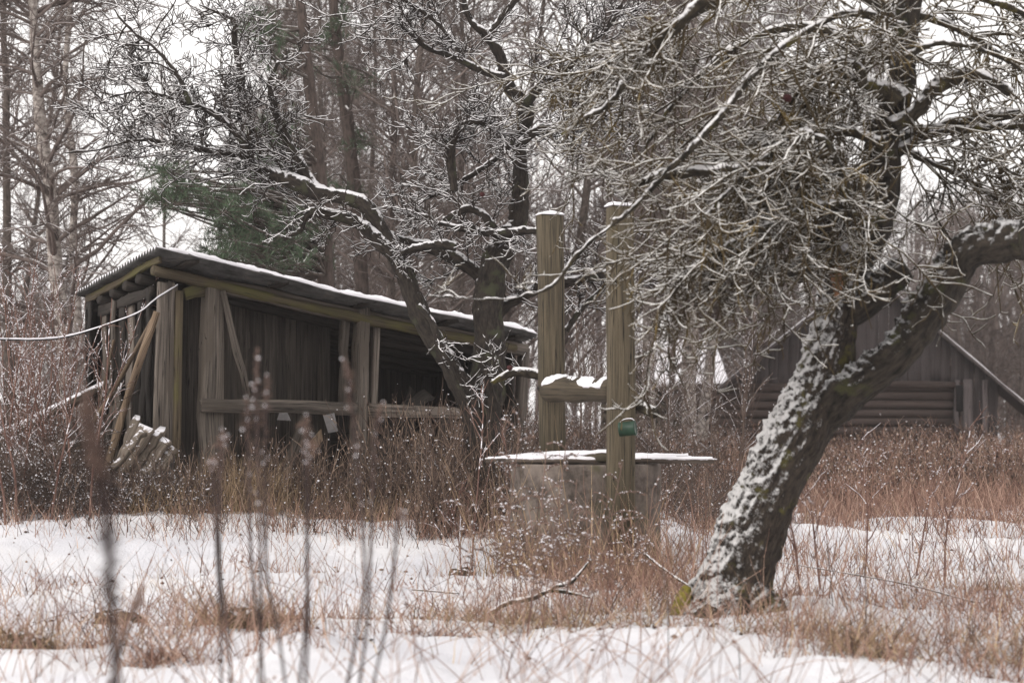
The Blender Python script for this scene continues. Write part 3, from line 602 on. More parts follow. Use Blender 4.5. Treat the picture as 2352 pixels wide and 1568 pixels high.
def can():
    c_ = at(1442, 984, 14.18); r = thing('green_can', 'dull green metal can hanging on the side of the nearer well post', 'can', c_-[0, 0, .055])
    M = flat_mat('green_paint_mat', [(0.3, (0.012, 0.030, 0.019)), (0.7, (0.026, 0.060, 0.037))], 12, .45, False)
    th = np.linspace(0, 2*math.pi, 24, endpoint=False); m = MB(); ax = nrm(np.array([1.0, -.25, .10])); u_ = nrm(np.cross(ax, [0, 0, 1])); v_ = np.cross(u_, ax)
    prof = [(-.062, .0), (-.062, .050), (-.058, .054), (-.05, .051), (.045, .051), (.052, .055), (.058, .052), (.058, .046), (.054, .044), (.054, 0.001)]
    Vv = np.array([[c_+ax*z+u_*rr*math.cos(a)+v_*rr*math.sin(a) for a in th] for z, rr in prof]); idx = np.arange(len(prof)*24).reshape(-1, 24)
    m.add(Vv.reshape(-1, 3), np.stack([idx[:-1], np.roll(idx[:-1], -1, 1), np.roll(idx[1:], -1, 1), idx[1:]], -1).reshape(-1, 4)); m.build('body', M, r)
    m = MB(); q, rr = spline([c_-ax*.05+v_*.05, c_-ax*.02+v_*.065, c_+ax*.03+v_*.065, c_+ax*.05+v_*.05], [.003]*4, 20); tubes(m, q[None], rr[None], 6, snow=.006); m.build('handle', M_cable, r)
can()

# ---------------------------------------------------------------- the far log barn
def barn():
    D = 46; a = lambda x, y, d=0: at(x, y, D+d); AP = a(1995, 619); base = AP*[1, 1, 0]
    r = thing('log_barn', 'grey log barn with a boarded gable and snow-edged roof far behind the leaning tree', 'barn', base)
    MG = wood_mat('barn_board_mat', (0.05, 0.042, 0.042), (0.13, 0.11, 0.11), (0.085, 0.07, 0.07), grain=14, bstr=.4)
    ML = wood_mat('barn_log_mat', (0.045, 0.032, 0.028), (0.115, 0.085, 0.075), grain=14, bstr=.4)
    m = MB(); bs = []
    x = 1668
    while x < 2290:
        w_ = random.uniform(20, 30); xm = x+w_/2; top = 882-.78*(xm-1658) if xm < 1995 else 769+.85*(xm-2172)
        bot = 880 if xm < 2215 else 1000
        if bot-top > 10: beam(m, a(xm, top+6, .02*random.random()), a(xm, bot, .02*random.random()), (w_-1.0)/FPX*D, .03, (1, 0, 0), 4, .006)
        x += w_
    m.build('gable', MG, r)
    m = MB()
    for i, y in enumerate(range(890, 1010, 20)):
        q = np.array([a(1560, y), a(1800, y+1), a(2000, y-1), a(2196, y)]); tubes(m, q[None], np.full((1, 4), .105), 10, capt=True, rough=.08)
    m.build('wall', ML, r)
    m = MB(); beam(m, a(1900, 879, -.12), a(2216, 884, -.12), .13, .12, (0, 0, 1), 8, .008); m.build('beam', ML, r)
    for x0, x1, w_ in ((2222, 2222, .22), (2198, 2196, .10), (2262, 2262, .12)):
        m = MB(); beam(m, a(x0, 872, -.13), a(x1, 1000, -.13), w_, .12, (1, 0, 0), 6, .006); m.build('post', MG, r)
    mk, t, b = newmat('dark_opening_mat'); b.inputs['Base Color'].default_value = (.008, .007, .007, 1)
    m = MB(); beam(m, a(2203, 884, -.17), a(2203, 944, -.17), .17, .06, (1, 0, 0), 3, .002); m.build('window', mk, r)
    # roof slopes with snow, running back
    for (e0, e1) in (((1640, 896), (1995, 619)), ((1995, 619), (2420, 980))):
        A, B = a(*e0, -.5), a(*e1, -.5); s, t = np.meshgrid(np.linspace(0, 1, 40), np.linspace(0, 1, 30)); q = A+(B-A)*s[..., None]+np.array([2.0, 9.0, 0])*t[..., None]
        m = MB(); solid_sheet(m, q, q-[0, 0, .10]); rf = m.build('roof', MG, r)
        tp = q.copy(); tp[..., 2] += .012+.022*np.clip(noise(q, 1.5, 3)+.6, 0, 2); m = MB(); solid_sheet(m, tp+[0, .03, 0], q+[0, .03, .003]); m.build('roof_snow', M_snow, rf)
    # boxed side and back so that it is a building
    m = MB(); A, B = a(1560, 885, 8.9), a(2300, 885, 8.9); beam(m, (A+B)/2*[1, 1, 0], (A+B)/2*[1, 1, 0]+[0, 0, 2.4], 6.6, .1, (1, 0, 0), 3, .002); m.build('wall', ML, r)
barn()
def store():
    D = 49; a = lambda x, y, d=0: at(x, y, D+d); base = a(1560, 940)*[1, 1, 0]
    r = thing('low_log_store', 'low log building with a snow-white roof, left of the far log barn', 'barn', base)
    ML = wood_mat('store_log_mat', (0.05, 0.045, 0.035), (0.13, 0.11, 0.08), grain=12)
    m = MB()
    for y in range(893, 1010, 22): q = np.array([a(1380, y), a(1500, y+1), a(1655, y)]); tubes(m, q[None], np.full((1, 3), .12), 8, capt=True)
    m.build('wall', ML, r)
    s, t = np.meshgrid(np.linspace(0, 1, 30), np.linspace(0, 1, 20)); A, B = a(1490, 887, -.4), a(1675, 887, -.4); q = A+(B-A)*s[..., None]+np.array([0, 3.6, 1.15])*t[..., None]
    m = MB(); solid_sheet(m, q, q-[0, 0, .1]); rf = m.build('roof', ML, r); tp = q.copy(); tp[..., 2] += .10+.03*noise(q, 1.3, 2); m = MB(); solid_sheet(m, tp, q+[0, 0, .003]); m.build('roof_snow', M_snow, rf)
    # other slope falling away behind, and end walls
    q = A+(B-A)*s[..., None]+np.array([0, 3.6, 1.15])+np.array([0, 3.6, -1.15])*t[..., None]; m = MB(); solid_sheet(m, q, q-[0, 0, .1]); m.build('roof', ML, r)
store()

# ---------------------------------------------------------------- the two apple trees
def bark_tube(mb, pts, rad, nr, k, amp=0.12, seed=0, clods=0.0, cap=True):
    """thick stem with furrowed bark; 'clods' raises lumps of settled snow and moss on its upper side"""
    q, r = spline(pts, rad, nr); T = nrm(np.gradient(q, axis=0)); sd = nrm(np.cross(T, [0, 1.0, 0.05])); up = np.cross(sd, T)
    th = np.linspace(0, 2*math.pi, k, endpoint=False); c, s_ = np.cos(th), np.sin(th)
    d = c[None, :, None]*sd[:, None]+s_[None, :, None]*up[:, None]; v = q[:, None]+d*r[:, None, None]
    ln = np.concatenate([[0], np.cumsum(np.linalg.norm(np.diff(q, axis=0), axis=1))])
    lc = np.stack([r[:, None]*c, r[:, None]*s_, np.broadcast_to(ln[:, None], (nr, k))], -1)
    fur = np.abs(noise(lc*[1, 1, .35], 26, seed)); big = fbm(v, 3.5, seed+1, 2)
    h = r[:, None]*amp*(big*1.2+.5*noise(v, 9, seed+9))+0.022*(fur-0.5)*np.minimum(r[:, None]/.1, 1)
    if clods: h = h+clods*np.clip(d[..., 2]*.8-d[..., 0]*.5+.35, 0, 1)*np.clip(fbm(v, 24, seed+5, 4)+.1, -.5, 1.2)
    v = v+d*h[..., None]; idx = np.arange(nr*k).reshape(nr, k); base = mb.n
    f = np.stack([idx[:-1], np.roll(idx[:-1], -1, 1), np.roll(idx[1:], -1, 1), idx[1:]], -1).reshape(-1, 4)
    mb.add(v.reshape(-1, 3), f[:, ::-1], d[..., 2].ravel(), lc.reshape(-1, 3))
    if cap: mb.f.setdefault((k, 0), []).append(np.array([idx[0], idx[-1][::-1]])+base)
    return q, r

def crown(root, limbs, mat, n2, n3, n4, L2, L3, L4, grav, seed, r2=.011, sn=.008, up=0.0, lo=.15, side=1.0, bias=(0, 0, 0), tr=1.0, wig=.17):
    """limbs: list of (points, radii); long shoots, side shoots and short spurs, each ridged with snow"""
    mb = MB(); lim = []
    for p, r in limbs:
        q, rr = spline(p, r, 24); lim.append(q)
    lim = np.array(lim); LL = np.linalg.norm(np.diff(lim, axis=1), axis=-1).sum(1)
    s, d, t, pi = branch_off(np.repeat(lim, np.maximum((LL*4).astype(int), 1), 0), n2, lo, 1, side, up, 0.75, flat=1.1)
    d = nrm(d+np.array(bias)); L = L2*(.35+.9*rng.random(len(s)))
    b = grow(s, d, L, 11, wig, grav, .05); tubes(mb, b, taper(len(b), 11, r2*(.6+.6*rng.random(len(b))), .0035*tr), 6, snow=sn*1.2, rough=.1)
    s, d, t, pi = branch_off(b, n3, .1, 1, .8, up*.6, .7); L = L3*(.3+rng.random(len(s)))
    c_ = grow(s, d, L, 7, wig*1.25, grav*.6, .10); tubes(mb, c_, taper(len(c_), 7, .0048*tr, .0028*tr), 4, snow=sn)
    s, d, t, pi = branch_off(c_, n4, .1, 1, .9, .15, .6); e = grow(s, d, L4*(.3+rng.random(len(s))), 4, .2, 0.0, .16); tubes(mb, e, taper(len(e), 4, .0036*tr, .0026*tr), 4, snow=sn*.85)
    s, d, t, pi = branch_off(b, n4*1.5, .1, 1, .9, .2, .5); e = grow(s, d, L4*(.3+.8*rng.random(len(s))), 4, .2, 0.0, .16); tubes(mb, e, taper(len(e), 4, .004*tr, .003*tr), 4, snow=sn*.85)
    o = mb.build('crown', mat, root)
    return o, b

def Z(D, *l): return P(*[(x, y, D+(q[0] if q else 0)) for x, y, *q in l])
def px_r(w_, D): return w_*D/FPX/2

# --- old apple tree at the shed front
DL = 17.0
def treeL():
    base = at(1115, 1170, DL); r = thing('old_apple_tree', 'gnarled snow-lined apple tree growing against the right half of the woodshed', 'tree', base)
    w_ = lambda *l: [px_r(q, DL) for q in l]
    mb = MB(); bark_tube(mb, Z(DL, (1118, 1220), (1115, 1120), (1108, 1000), (1118, 880), (1125, 790), (1122, 700), (1135, 610), (1165, 550), (1190, 510), (1195, 440), (1195, 380), (1196, 320), (1212, 250), (1180, 212), (1160, 180), (1148, 130), (1120, 85), (1080, 45), (1060, -20)),
                w_(130, 98, 86, 80, 73, 68, 62, 52, 42, 40, 36, 33, 36, 36, 30, 26, 22, 16, 10), 260, 30, .10, 3, .02); mb.build('trunk', M_barkL, r)
    mains = [
     (Z(DL-.25, (1100, 1100, .2), (1085, 960, .1), (1040, 850), (990, 770), (952, 690), (930, 630), (905, 580), (880, 540), (860, 500), (830, 465), (780, 452), (740, 446), (690, 425), (650, 408), (600, 385), (560, 370), (520, 352), (480, 347), (440, 338), (400, 331), (340, 322), (290, 326), (220, 345), (148, 352)),
      w_(50, 48, 48, 47, 45, 42, 40, 39, 38, 36, 33, 34, 36, 34, 26, 24, 21, 18, 15, 12, 9, 7, 5, 3)),
     (Z(DL-.3, (905, 585), (870, 555), (845, 528), (815, 508), (780, 497), (745, 490), (712, 487), (700, 505), (690, 530), (668, 540), (645, 544)), w_(36, 32, 29, 27, 25, 23, 18, 12, 10, 8, 5)),
     (Z(DL-.2, (745, 447), (715, 425), (700, 400), (685, 365), (672, 345), (655, 315), (646, 298), (632, 255), (625, 226), (620, 190), (640, 140)), w_(28, 30, 26, 24, 22, 26, 26, 18, 14, 11, 7)),
     (Z(DL-.35, (562, 368), (563, 345), (556, 320), (530, 292), (501, 268), (470, 250), (437, 238), (400, 228), (350, 215), (305, 212), (250, 225)), w_(26, 24, 20, 17, 15, 13, 11, 9, 7, 5, 3)),
     (Z(DL-.5, (437, 238), (428, 220), (420, 195), (405, 168), (383, 140), (365, 120), (346, 102), (320, 85), (303, 70), (276, 43), (262, 20)), w_(13, 12, 11, 10, 9, 8, 7, 6, 5, 4, 3)),
     (Z(DL-.1, (566, 350), (580, 300), (562, 250), (555, 215), (555, 177), (545, 130), (539, 90), (540, 54), (523, 38), (490, 25), (458, 11)), w_(20, 17, 16, 15, 15, 13, 12, 11, 8, 6, 4)),
     (Z(DL+.1, (1110, 640), (1075, 612), (1028, 585), (990, 570), (953, 558), (915, 545), (883, 532), (850, 520)), w_(38, 36, 32, 28, 22, 18, 15, 10)),
     (Z(DL-.15, (1150, 560), (1135, 532), (1119, 502), (1098, 486), (1076, 480), (1040, 495), (1010, 514), (985, 500), (950, 490)), w_(28, 25, 22, 20, 18, 15, 12, 8, 5)),
     (Z(DL-.3, (1232, 530), (1190, 532), (1150, 537), (1100, 530), (1050, 521), (1010, 512)), w_(16, 20, 22, 20, 16, 12)),
     (Z(DL-.4, (1048, 566), (1010, 562), (970, 566), (935, 575), (915, 588), (898, 600)), w_(20, 19, 18, 16, 12, 6)),
     (Z(DL+.3, (1120, 780), (1150, 712), (1190, 684), (1237, 662), (1290, 650), (1340, 640), (1392, 630), (1440, 640)), w_(44, 34, 28, 26, 25, 22, 20, 10)),
     (Z(DL+.4, (1300, 760), (1335, 710), (1365, 680), (1390, 655), (1430, 600), (1460, 560)), w_(14, 16, 14, 13, 10, 6)),
     (Z(DL-.5, (1045, 440), (1038, 400), (1036, 360), (1042, 318), (1060, 292), (1085, 280), (1115, 280), (1140, 290)), w_(14, 20, 20, 20, 18, 20, 18, 12)),
     (Z(DL-.3, (1195, 330), (1225, 305), (1259, 295), (1300, 285), (1350, 270), (1400, 262)), w_(20, 20, 20, 16, 11, 6)),
     (Z(DL+.3, (1195, 315), (1165, 340), (1135, 367), (1080, 405), (1040, 432), (995, 450), (950, 470)), w_(18, 15, 13, 12, 10, 8, 5)),
     (Z(DL-.2, (1205, 240), (1240, 200), (1300, 160), (1350, 110), (1400, 60), (1430, 10)), w_(24, 20, 16, 12, 9, 6)),
     (Z(DL-.6, (1158, 178), (1100, 160), (1040, 130), (980, 110), (920, 60), (860, 40)), w_(22, 18, 14, 11, 8, 5)),
     (Z(DL+.5, (1120, 85), (1160, 30), (1200, -20), (1230, -80)), w_(20, 16, 12, 8)),
     (Z(DL-.7, (1060, 120), (1010, 60), (960, 20), (880, -20)), w_(14, 12, 9, 6)),
     (Z(DL-.5, (960, 700), (990, 735), (1003, 770), (1010, 800), (1032, 830), (1045, 870), (1065, 905), (1080, 930)), w_(14, 14, 15, 12, 10, 10, 9, 6)),
     (Z(DL-.7, (1130, 870), (1150, 930), (1158, 890), (1135, 840), (1132, 800)), w_(6, 7, 7, 7, 4)),
    ]
    for i, (p, rd) in enumerate(mains):
        mb = MB(); n = 120 if i < 2 else 60; bark_tube(mb, p, rd, n, 18 if i < 2 else 12, .14, 10+i, .018 if i in (0, 1, 6, 7, 8, 9, 10) else .01)
        mb.build('limb', M_barkL, r)
    # sleeves of snow settled along the flatter limbs
    tw = mains[0:1]; A = [(mains[0][0][11:], mains[0][1][11:])]+[mains[i] for i in (2, 3, 4, 5)]
    o, b = crown(r, A, M_twigL, 3.8, 10, 3.6, .62, .24, .09, .02, 5, r2=.0070, sn=.0055, up=.12, lo=.05, tr=1.0)
    o, b = crown(r, [mains[i] for i in (1, 6, 7, 8, 9, 10, 11, 12, 13, 14)], M_twigL, 3.0, 8, 3.0, .45, .2, .08, .0, 6, r2=.0065, sn=.0055, up=.15, lo=.1)
    o, b = crown(r, [mains[i] for i in (15, 16, 17, 18, 12, 13)], M_twigL, 4.2, 9, 3.6, .65, .24, .09, .03, 7, r2=.007, sn=.0052, up=.1, lo=.1)
    o, b = crown(r, [mains[19], mains[20]], M_twigL, 3, 3, 1.5, .35, .18, .07, .0, 8, r2=.005, sn=.006)
treeL()
# snowy log lying behind the well's far post
pole('snowy_log', P((1128, 880, 16.2), (1160, 862, 16.2), (1190, 853, 16.2), (1245, 862, 16.2), (1300, 872, 16.4)), [.02, .035, .042, .045, .05], M_limbR, 'short snow-topped broken branch behind the farther well post', 'branch')

# --- leaning apple tree in the right foreground
DR = 11.6
def treeR():
    base = at(1650, 1420, DR); r = thing('leaning_apple_tree', 'big leaning forked apple tree with snow-plastered bark in the right foreground', 'tree', base)
    w_ = lambda *l: [px_r(q, DR) for q in l]
    mb = MB(); bark_tube(mb, Z(DR, (1650, 1500), (1664, 1420), (1690, 1330), (1715, 1250), (1750, 1160), (1792, 1070), (1835, 990), (1868, 920), (1892, 850), (1912, 780), (1928, 710), (1938, 650), (1944, 600), (1946, 565)),
                w_(265, 225, 172, 156, 150, 148, 146, 142, 130, 112, 98, 92, 84, 60), 420, 110, .07, 1, .020); tk = mb.build('trunk', M_barkR, r)
    # root flares
    for i, pts in enumerate((((1690, 1340, 0), (1645, 1385, -.05), (1600, 1425, -.15), (1560, 1460, -.2)), ((1700, 1330, -.05), (1745, 1390, -.12), (1785, 1430, -.2), (1815, 1470, -.25)), ((1670, 1360, -.1), (1670, 1420, -.25), (1650, 1470, -.35)))):
        mb = MB(); bark_tube(mb, Z(DR, *pts), w_(*([120, 96, 70, 40][:len(pts)])), 60, 24, .12, 60+i, .02); mb.build('root', M_barkR, r)
    mm, t, b = newmat('yellow_moss_mat'); pp = N_(t, 'ShaderNodeTexCoord').outputs['Object']; t.links.new(ramp(t, noi(t, pp, 30, 4), [(0.3, (0.09, 0.08, 0.02)), (0.6, (0.28, 0.23, 0.04))]), b.inputs['Base Color']); bump(t, b, noi(t, pp, 90, 3), .9, .01)
    mb = MB(); bark_tube(mb, Z(DR-.12, (1578, 1345), (1570, 1375), (1555, 1410), (1545, 1440)), w_(18, 36, 32, 20), 40, 20, .2, 70, .01); mb.build('mossy_stub', mm, r)
    L = {}
    L['fork'] = (Z(DR, (1885, 960, 0), (1935, 905, -.1), (1990, 868, -.15), (2050, 825, -.2), (2098, 765, -.2), (2135, 705, -.25), (2170, 650, -.3), (2195, 610, -.3), (2215, 583, -.35), (2260, 566, -.4), (2310, 556, -.45), (2350, 552, -.5)), w_(90, 102, 92, 88, 90, 92, 90, 88, 84, 84, 86, 84))
    L['stub'] = (Z(DR, (1925, 740, .02), (1970, 708, -.05), (2010, 672, -.1), (2048, 640, -.12), (2085, 618, -.15)), w_(60, 72, 70, 66, 52))
    L['leader'] = (Z(DR, (1955, 640, .1), (1990, 560, .15), (2010, 480, .15), (2025, 400, .15), (2032, 320, .1), (2055, 240, .05), (2072, 180, 0), (2078, 110, 0), (2085, 40, 0), (2095, -40, 0), (2100, -160, 0)), w_(70, 86, 92, 90, 80, 66, 58, 52, 60, 56, 40))
    L['second'] = (Z(DR-.1, (1925, 660), (1905, 600, -.1), (1900, 540, -.12), (1935, 480, -.1), (1980, 420, 0)), w_(50, 52, 56, 50, 40))
    L['cut'] = (Z(DR-.15, (1925, 600), (1890, 585, -.1), (1862, 600, -.15), (1843, 615, -.2), (1826, 632, -.25)), w_(60, 46, 40, 42, 40))
    L['knob'] = (Z(DR-.2, (2065, 235), (2045, 215), (2015, 205), (1975, 185), (1940, 172), (1905, 182), (1872, 205), (1850, 230), (1822, 290), (1780, 330), (1715, 350), (1650, 370)), w_(60, 56, 44, 24, 22, 24, 24, 20, 16, 14, 10, 6))
    L['arch'] = (Z(DR-.4, (1985, 200), (1975, 160), (1940, 140), (1905, 145), (1875, 170), (1850, 195), (1815, 235), (1780, 280)), w_(20, 18, 16, 15, 14, 12, 10, 6))
    L['bent'] = (Z(DR-.2, (2050, 290), (2110, 250), (2135, 215), (2175, 185), (2215, 172), (2260, 175), (2295, 195), (2320, 216)), w_(40, 34, 34, 36, 36, 30, 26, 22))
    L['right'] = (Z(DR+.2, (2050, 340), (2100, 310), (2160, 292), (2240, 275), (2310, 262), (2420, 255)), w_(44, 38, 32, 30, 28, 24))
    L['right_low'] = (Z(DR+.1, (2060, 350), (2130, 310), (2220, 298), (2300, 292), (2420, 290)), w_(30, 22, 20, 18, 16))
    L['broken'] = (Z(DR-1.0, (1950, 430, .7), (1880, 400, .4), (1780, 385, .1), (1690, 388), (1620, 392), (1550, 398), (1500, 408), (1455, 424)), w_(26, 24, 20, 20, 24, 24, 22, 14))
    L['top'] = (Z(DR-.9, (2090, -150, .8), (1850, -120, .3), (1720, -60, .1), (1620, 0), (1580, 35), (1540, 75), (1490, 115), (1440, 185), (1395, 240), (1345, 270), (1290, 310)), w_(50, 40, 34, 28, 26, 24, 20, 16, 13, 10, 6))
    L['sweep'] = (Z(DR-1.1, (2078, 60, .9), (1950, 30, .6), (1840, 80, .4), (1740, 160, .2), (1660, 260, .1), (1580, 350), (1500, 430), (1440, 490), (1400, 520), (1350, 560), (1300, 620), (1262, 662), (1190, 682), (1120, 688), (1050, 683), (985, 680)), w_(22, 18, 16, 15, 14, 12, 11, 10, 9, 8, 7, 6, 6, 5, 4, 3))
    L['l1'] = (Z(DR+.3, (2075, 150), (1960, 90, .2), (1840, 60, .4), (1720, 90, .5), (1620, 160, .5), (1540, 250, .6), (1480, 340, .6)), w_(36, 28, 24, 20, 16, 12, 8))
    L['l2'] = (Z(DR+.4, (2020, 430), (1930, 400, .2), (1840, 430, .4), (1760, 500, .5), (1690, 580, .6), (1640, 660, .6)), w_(36, 28, 22, 18, 14, 8))
    L['l3'] = (Z(DR-.6, (2000, 500, .4), (1900, 470), (1820, 490, -.2), (1720, 540, -.4), (1640, 580, -.5), (1560, 640, -.6)), w_(30, 24, 20, 16, 12, 6))
    L['l4'] = (Z(DR-.3, (2030, 330), (1940, 300), (1860, 300, -.3), (1780, 340, -.5), (1700, 410, -.7), (1620, 500, -.8)), w_(30, 24, 20, 16, 12, 6))
    L['l5'] = (Z(DR+.7, (2080, 60), (1900, -60), (1700, -20), (1540, 60), (1420, 120), (1320, 180)), w_(36, 30, 24, 18, 12, 6))
    L['r1'] = (Z(DR+.2, (2085, 30), (2160, 50, .1), (2240, 90, .2), (2330, 150, .2), (2420, 210, .2)), w_(26, 20, 17, 14, 10))
    L['r2'] = (Z(DR-.3, (2078, 130), (2150, 100), (2240, 110), (2330, 150), (2400, 210)), w_(20, 14, 12, 10, 8))
    L['r3'] = (Z(DR+.4, (2050, 330), (2130, 370), (2200, 400), (2280, 450), (2360, 500)), w_(24, 18, 14, 11, 8))
    L['r4'] = (Z(DR+.3, (2080, -60), (2200, -20), (2300, 10), (2420, 60)), w_(30, 24, 18, 12))
    L['mid'] = (Z(DR-.1, (2000, 520), (1960, 470, -.3), (1930, 400, -.5), (1900, 330, -.6), (1840, 300, -.7)), w_(34, 26, 20, 16, 10))
    for i, (k, (p, rd)) in enumerate(L.items()):
        big = k in ('fork', 'stub', 'leader', 'second', 'cut'); mb = MB()
        bark_tube(mb, p, rd, 220 if k == 'fork' else 100, 44 if big else 14, .09 if big else .12, 80+i, .028 if k in ('fork', 'stub') else .012); mb.build('limb', M_forkR if big else M_limbR, r)
    # snow cap and a torn orange patch on the broken fork
    mb = MB(); c_ = at(1938, 580, DR-.1); q = nrm(rng.normal(size=(1, 3))); u_, v_ = np.meshgrid(np.linspace(0, 2*math.pi, 30, endpoint=False), np.linspace(.05, 1.5, 12)); pp_ = np.stack([np.cos(u_)*np.sin(v_), np.sin(u_)*np.sin(v_), np.cos(v_)*.5], -1); pp_ = c_+pp_*.10*(1+.2*fbm(pp_+3, 3, 2))[..., None]
    idx = np.arange(360).reshape(12, 30); mb.add(pp_.reshape(-1, 3), np.stack([idx[:-1], np.roll(idx[:-1], -1, 1), np.roll(idx[1:], -1, 1), idx[1:]], -1).reshape(-1, 4)[:, ::-1]); mb.build('snow_cap', M_snow, r)
    mo = flat_mat('torn_wood_mat', [(0.3, (0.06, 0.035, 0.02)), (0.65, (0.26, 0.13, 0.07))], 26); mb = MB(); bark_tube(mb, Z(DR-.24, (1921, 605), (1919, 630), (1924, 655), (1921, 685)), w_(18, 24, 20, 8), 40, 16, .35, 5); mb.build('torn_wood', mo, r)
    left = ['knob', 'top', 'sweep', 'l1', 'l2', 'l3', 'l4', 'l5', 'broken', 'mid', 'arch']
    cutl = lambda k, n: (L[k][0][:n], L[k][1][:n])
    A = [L[k] for k in ('knob', 'l1', 'l4', 'l5', 'mid', 'arch')]+[cutl('l3', 4)]+[cutl('sweep', 5), cutl('top', 7), cutl('l2', 3), cutl('broken', 4)]
    crown(r, A, M_twigR, 2.8, 9.5, 3.0, .88, .32, .09, .19, 21, r2=.0072, sn=.003, lo=.06, bias=(-.5, 0, -.38), tr=.92, wig=.13)
    crown(r, [L[k] for k in ('mid', 'leader', 'l3', 'l4', 'knob')], M_twigR, 3.2, 9, 2.8, .66, .30, .10, .21, 22, r2=.008, sn=.004, lo=.0, bias=(-.25, -.2, -.45), tr=1.0, wig=.14)
    crown(r, [(L['sweep'][0][7:], L['sweep'][1][7:]), cutl('l2', 6)], M_twigR, .5, 4, 2, .35, .2, .07, .05, 24, r2=.004, sn=.005, lo=.0, bias=(-.3, 0, 0), tr=.8)
    crown(r, [L[k] for k in ('right', 'right_low', 'r1', 'r2', 'r3', 'r4', 'bent')], M_twigR, 3.3, 9, 1.8, .85, .34, .08, .15, 23, r2=.006, sn=.003, lo=.08, bias=(.1, .1, -.15), wig=.10)
    # a few shrivelled apples still hanging
    am, t, b = newmat('withered_apple_mat', .6); b.inputs['Base Color'].default_value = (.05, .012, .012, 1)
    return r, am
rR, M_apple = treeR()
def apple(px, py, D, lab, s=.022):
    c_ = at(px, py, D); u_, v_ = np.meshgrid(np.linspace(0, 2*math.pi, 16, endpoint=False), np.linspace(.02, 3.12, 12)); p = np.stack([np.cos(u_)*np.sin(v_), np.sin(u_)*np.sin(v_), np.cos(v_)*.9+.12*np.abs(np.sin(v_))], -1); p = c_+p*s*(1+.15*fbm(p+px, 2, 3))[..., None]
    idx = np.arange(192).reshape(12, 16); m = MB(); m.add(p.reshape(-1, 3), np.stack([idx[:-1], np.roll(idx[:-1], -1, 1), np.roll(idx[1:], -1, 1), idx[1:]], -1).reshape(-1, 4)[:, ::-1]); r = thing('apple', lab, 'apple', c_)
    m.build('fruit', M_apple, r); m = MB(); q, rr = spline([c_+[0, 0, s*.8], c_+[.004, 0, s*1.8], c_+[0, 0, s*3]], [.0015]*3, 6); tubes(m, q[None], rr[None], 4); m.build('stalk', M_limbR, r)
apple(1809, 226, DR-.6, 'dark red withered apple hanging left of the bare arching branch', .026)
apple(1108, 447, DL-.6, 'black shrivelled apple hanging in the old tree left of the farther well post')
apple(1171, 845, 15.9, 'pale frosted old apple hanging beside the farther well post', .024)

# ---------------------------------------------------------------- saplings, brush, weeds, grass
M_red = twig_mat('red_stem_mat', (0.09, 0.045, 0.036), (0.20, 0.12, 0.095), .35, nsc=10, var=.7)
M_brush = twig_mat('brush_stem_mat', (0.05, 0.036, 0.03), (0.14, 0.10, 0.08), .45, nsc=7)
M_straw = flat_mat('straw_mat', [(0.36, (0.05, 0.032, 0.022)), (0.5, (0.25, 0.17, 0.105)), (0.62, (0.50, 0.37, 0.23))], .9)
M_rust = flat_mat('rusty_grass_mat', [(0.36, (0.06, 0.03, 0.024)), (0.5, (0.24, 0.135, 0.10)), (0.62, (0.50, 0.35, 0.27))], .9)
M_weed = flat_mat('dry_weed_mat', [(0.36, (0.022, 0.015, 0.013)), (0.5, (0.10, 0.066, 0.052)), (0.64, (0.32, 0.23, 0.17))], .9)
def sapling(px, py, D, h, lean, label, group, nb=10, r0=.009, mat=None, fleck=14, L0=.35, name='sapling', topx=None):
    b0 = at(px, py, D); b0[2] = float(ground_z(b0[0], b0[1]))-.02; mb = MB()
    tr = grow(b0[None], np.array([[lean, 0, 1.0]]), h, 14, .045, -.02); tubes(mb, tr, taper(1, 14, r0, .003), 6, snow=.004, rough=.1)
    s, d, t, _ = branch_off(tr, nb, .2, 1, .6, .5, .5); c_ = grow(s, d, L0*(1.2-.8*t)*(.5+rng.random(len(s))), 6, .12, -.02); tubes(mb, c_, taper(len(c_), 6, .004, .0022), 4, snow=.005)
    s, d, t, _ = branch_off(c_, 2, .2, 1, .7, .3, .6); e = grow(s, d, .05+.1*rng.random(len(s)), 3, .1, 0); tubes(mb, e, taper(len(e), 3, .0026, .002), 3, snow=.005)
    if fleck:
        s, _, _, _ = branch_off(np.concatenate([c_[:, ::1][:, [0, 2, 5]], tr[:, [3, 8, 13]]]), fleck/4, 0, 1); crumbs(mb, s+[0, 0, .004], .0035+.006*rng.random(len(s)), 1)
    return tag(mb.build(name, [mat or M_red, M_snow], origin=b0), label, name, group)
SL = 'thin leafless sapling with snow flecks in the thicket left of the shed'; SG = 'saplings in the thicket left of the shed'
for i in range(34):
    px = random.uniform(-10, 235); sapling(px, 1200, random.uniform(16.8, 20.5), random.uniform(1.3, 2.6), random.uniform(-.06, .06), SL, SG, nb=16, r0=.009+.005*random.random(), fleck=30)
for px, D, h in ((38, 16.3, 1.9), (118, 16.5, 1.7), (208, 16.2, 1.85), (12, 15.9, 1.5), (165, 16.9, 1.6)):
    sapling(px, 1200, D, h, .02, SL, SG, nb=12, r0=.012)
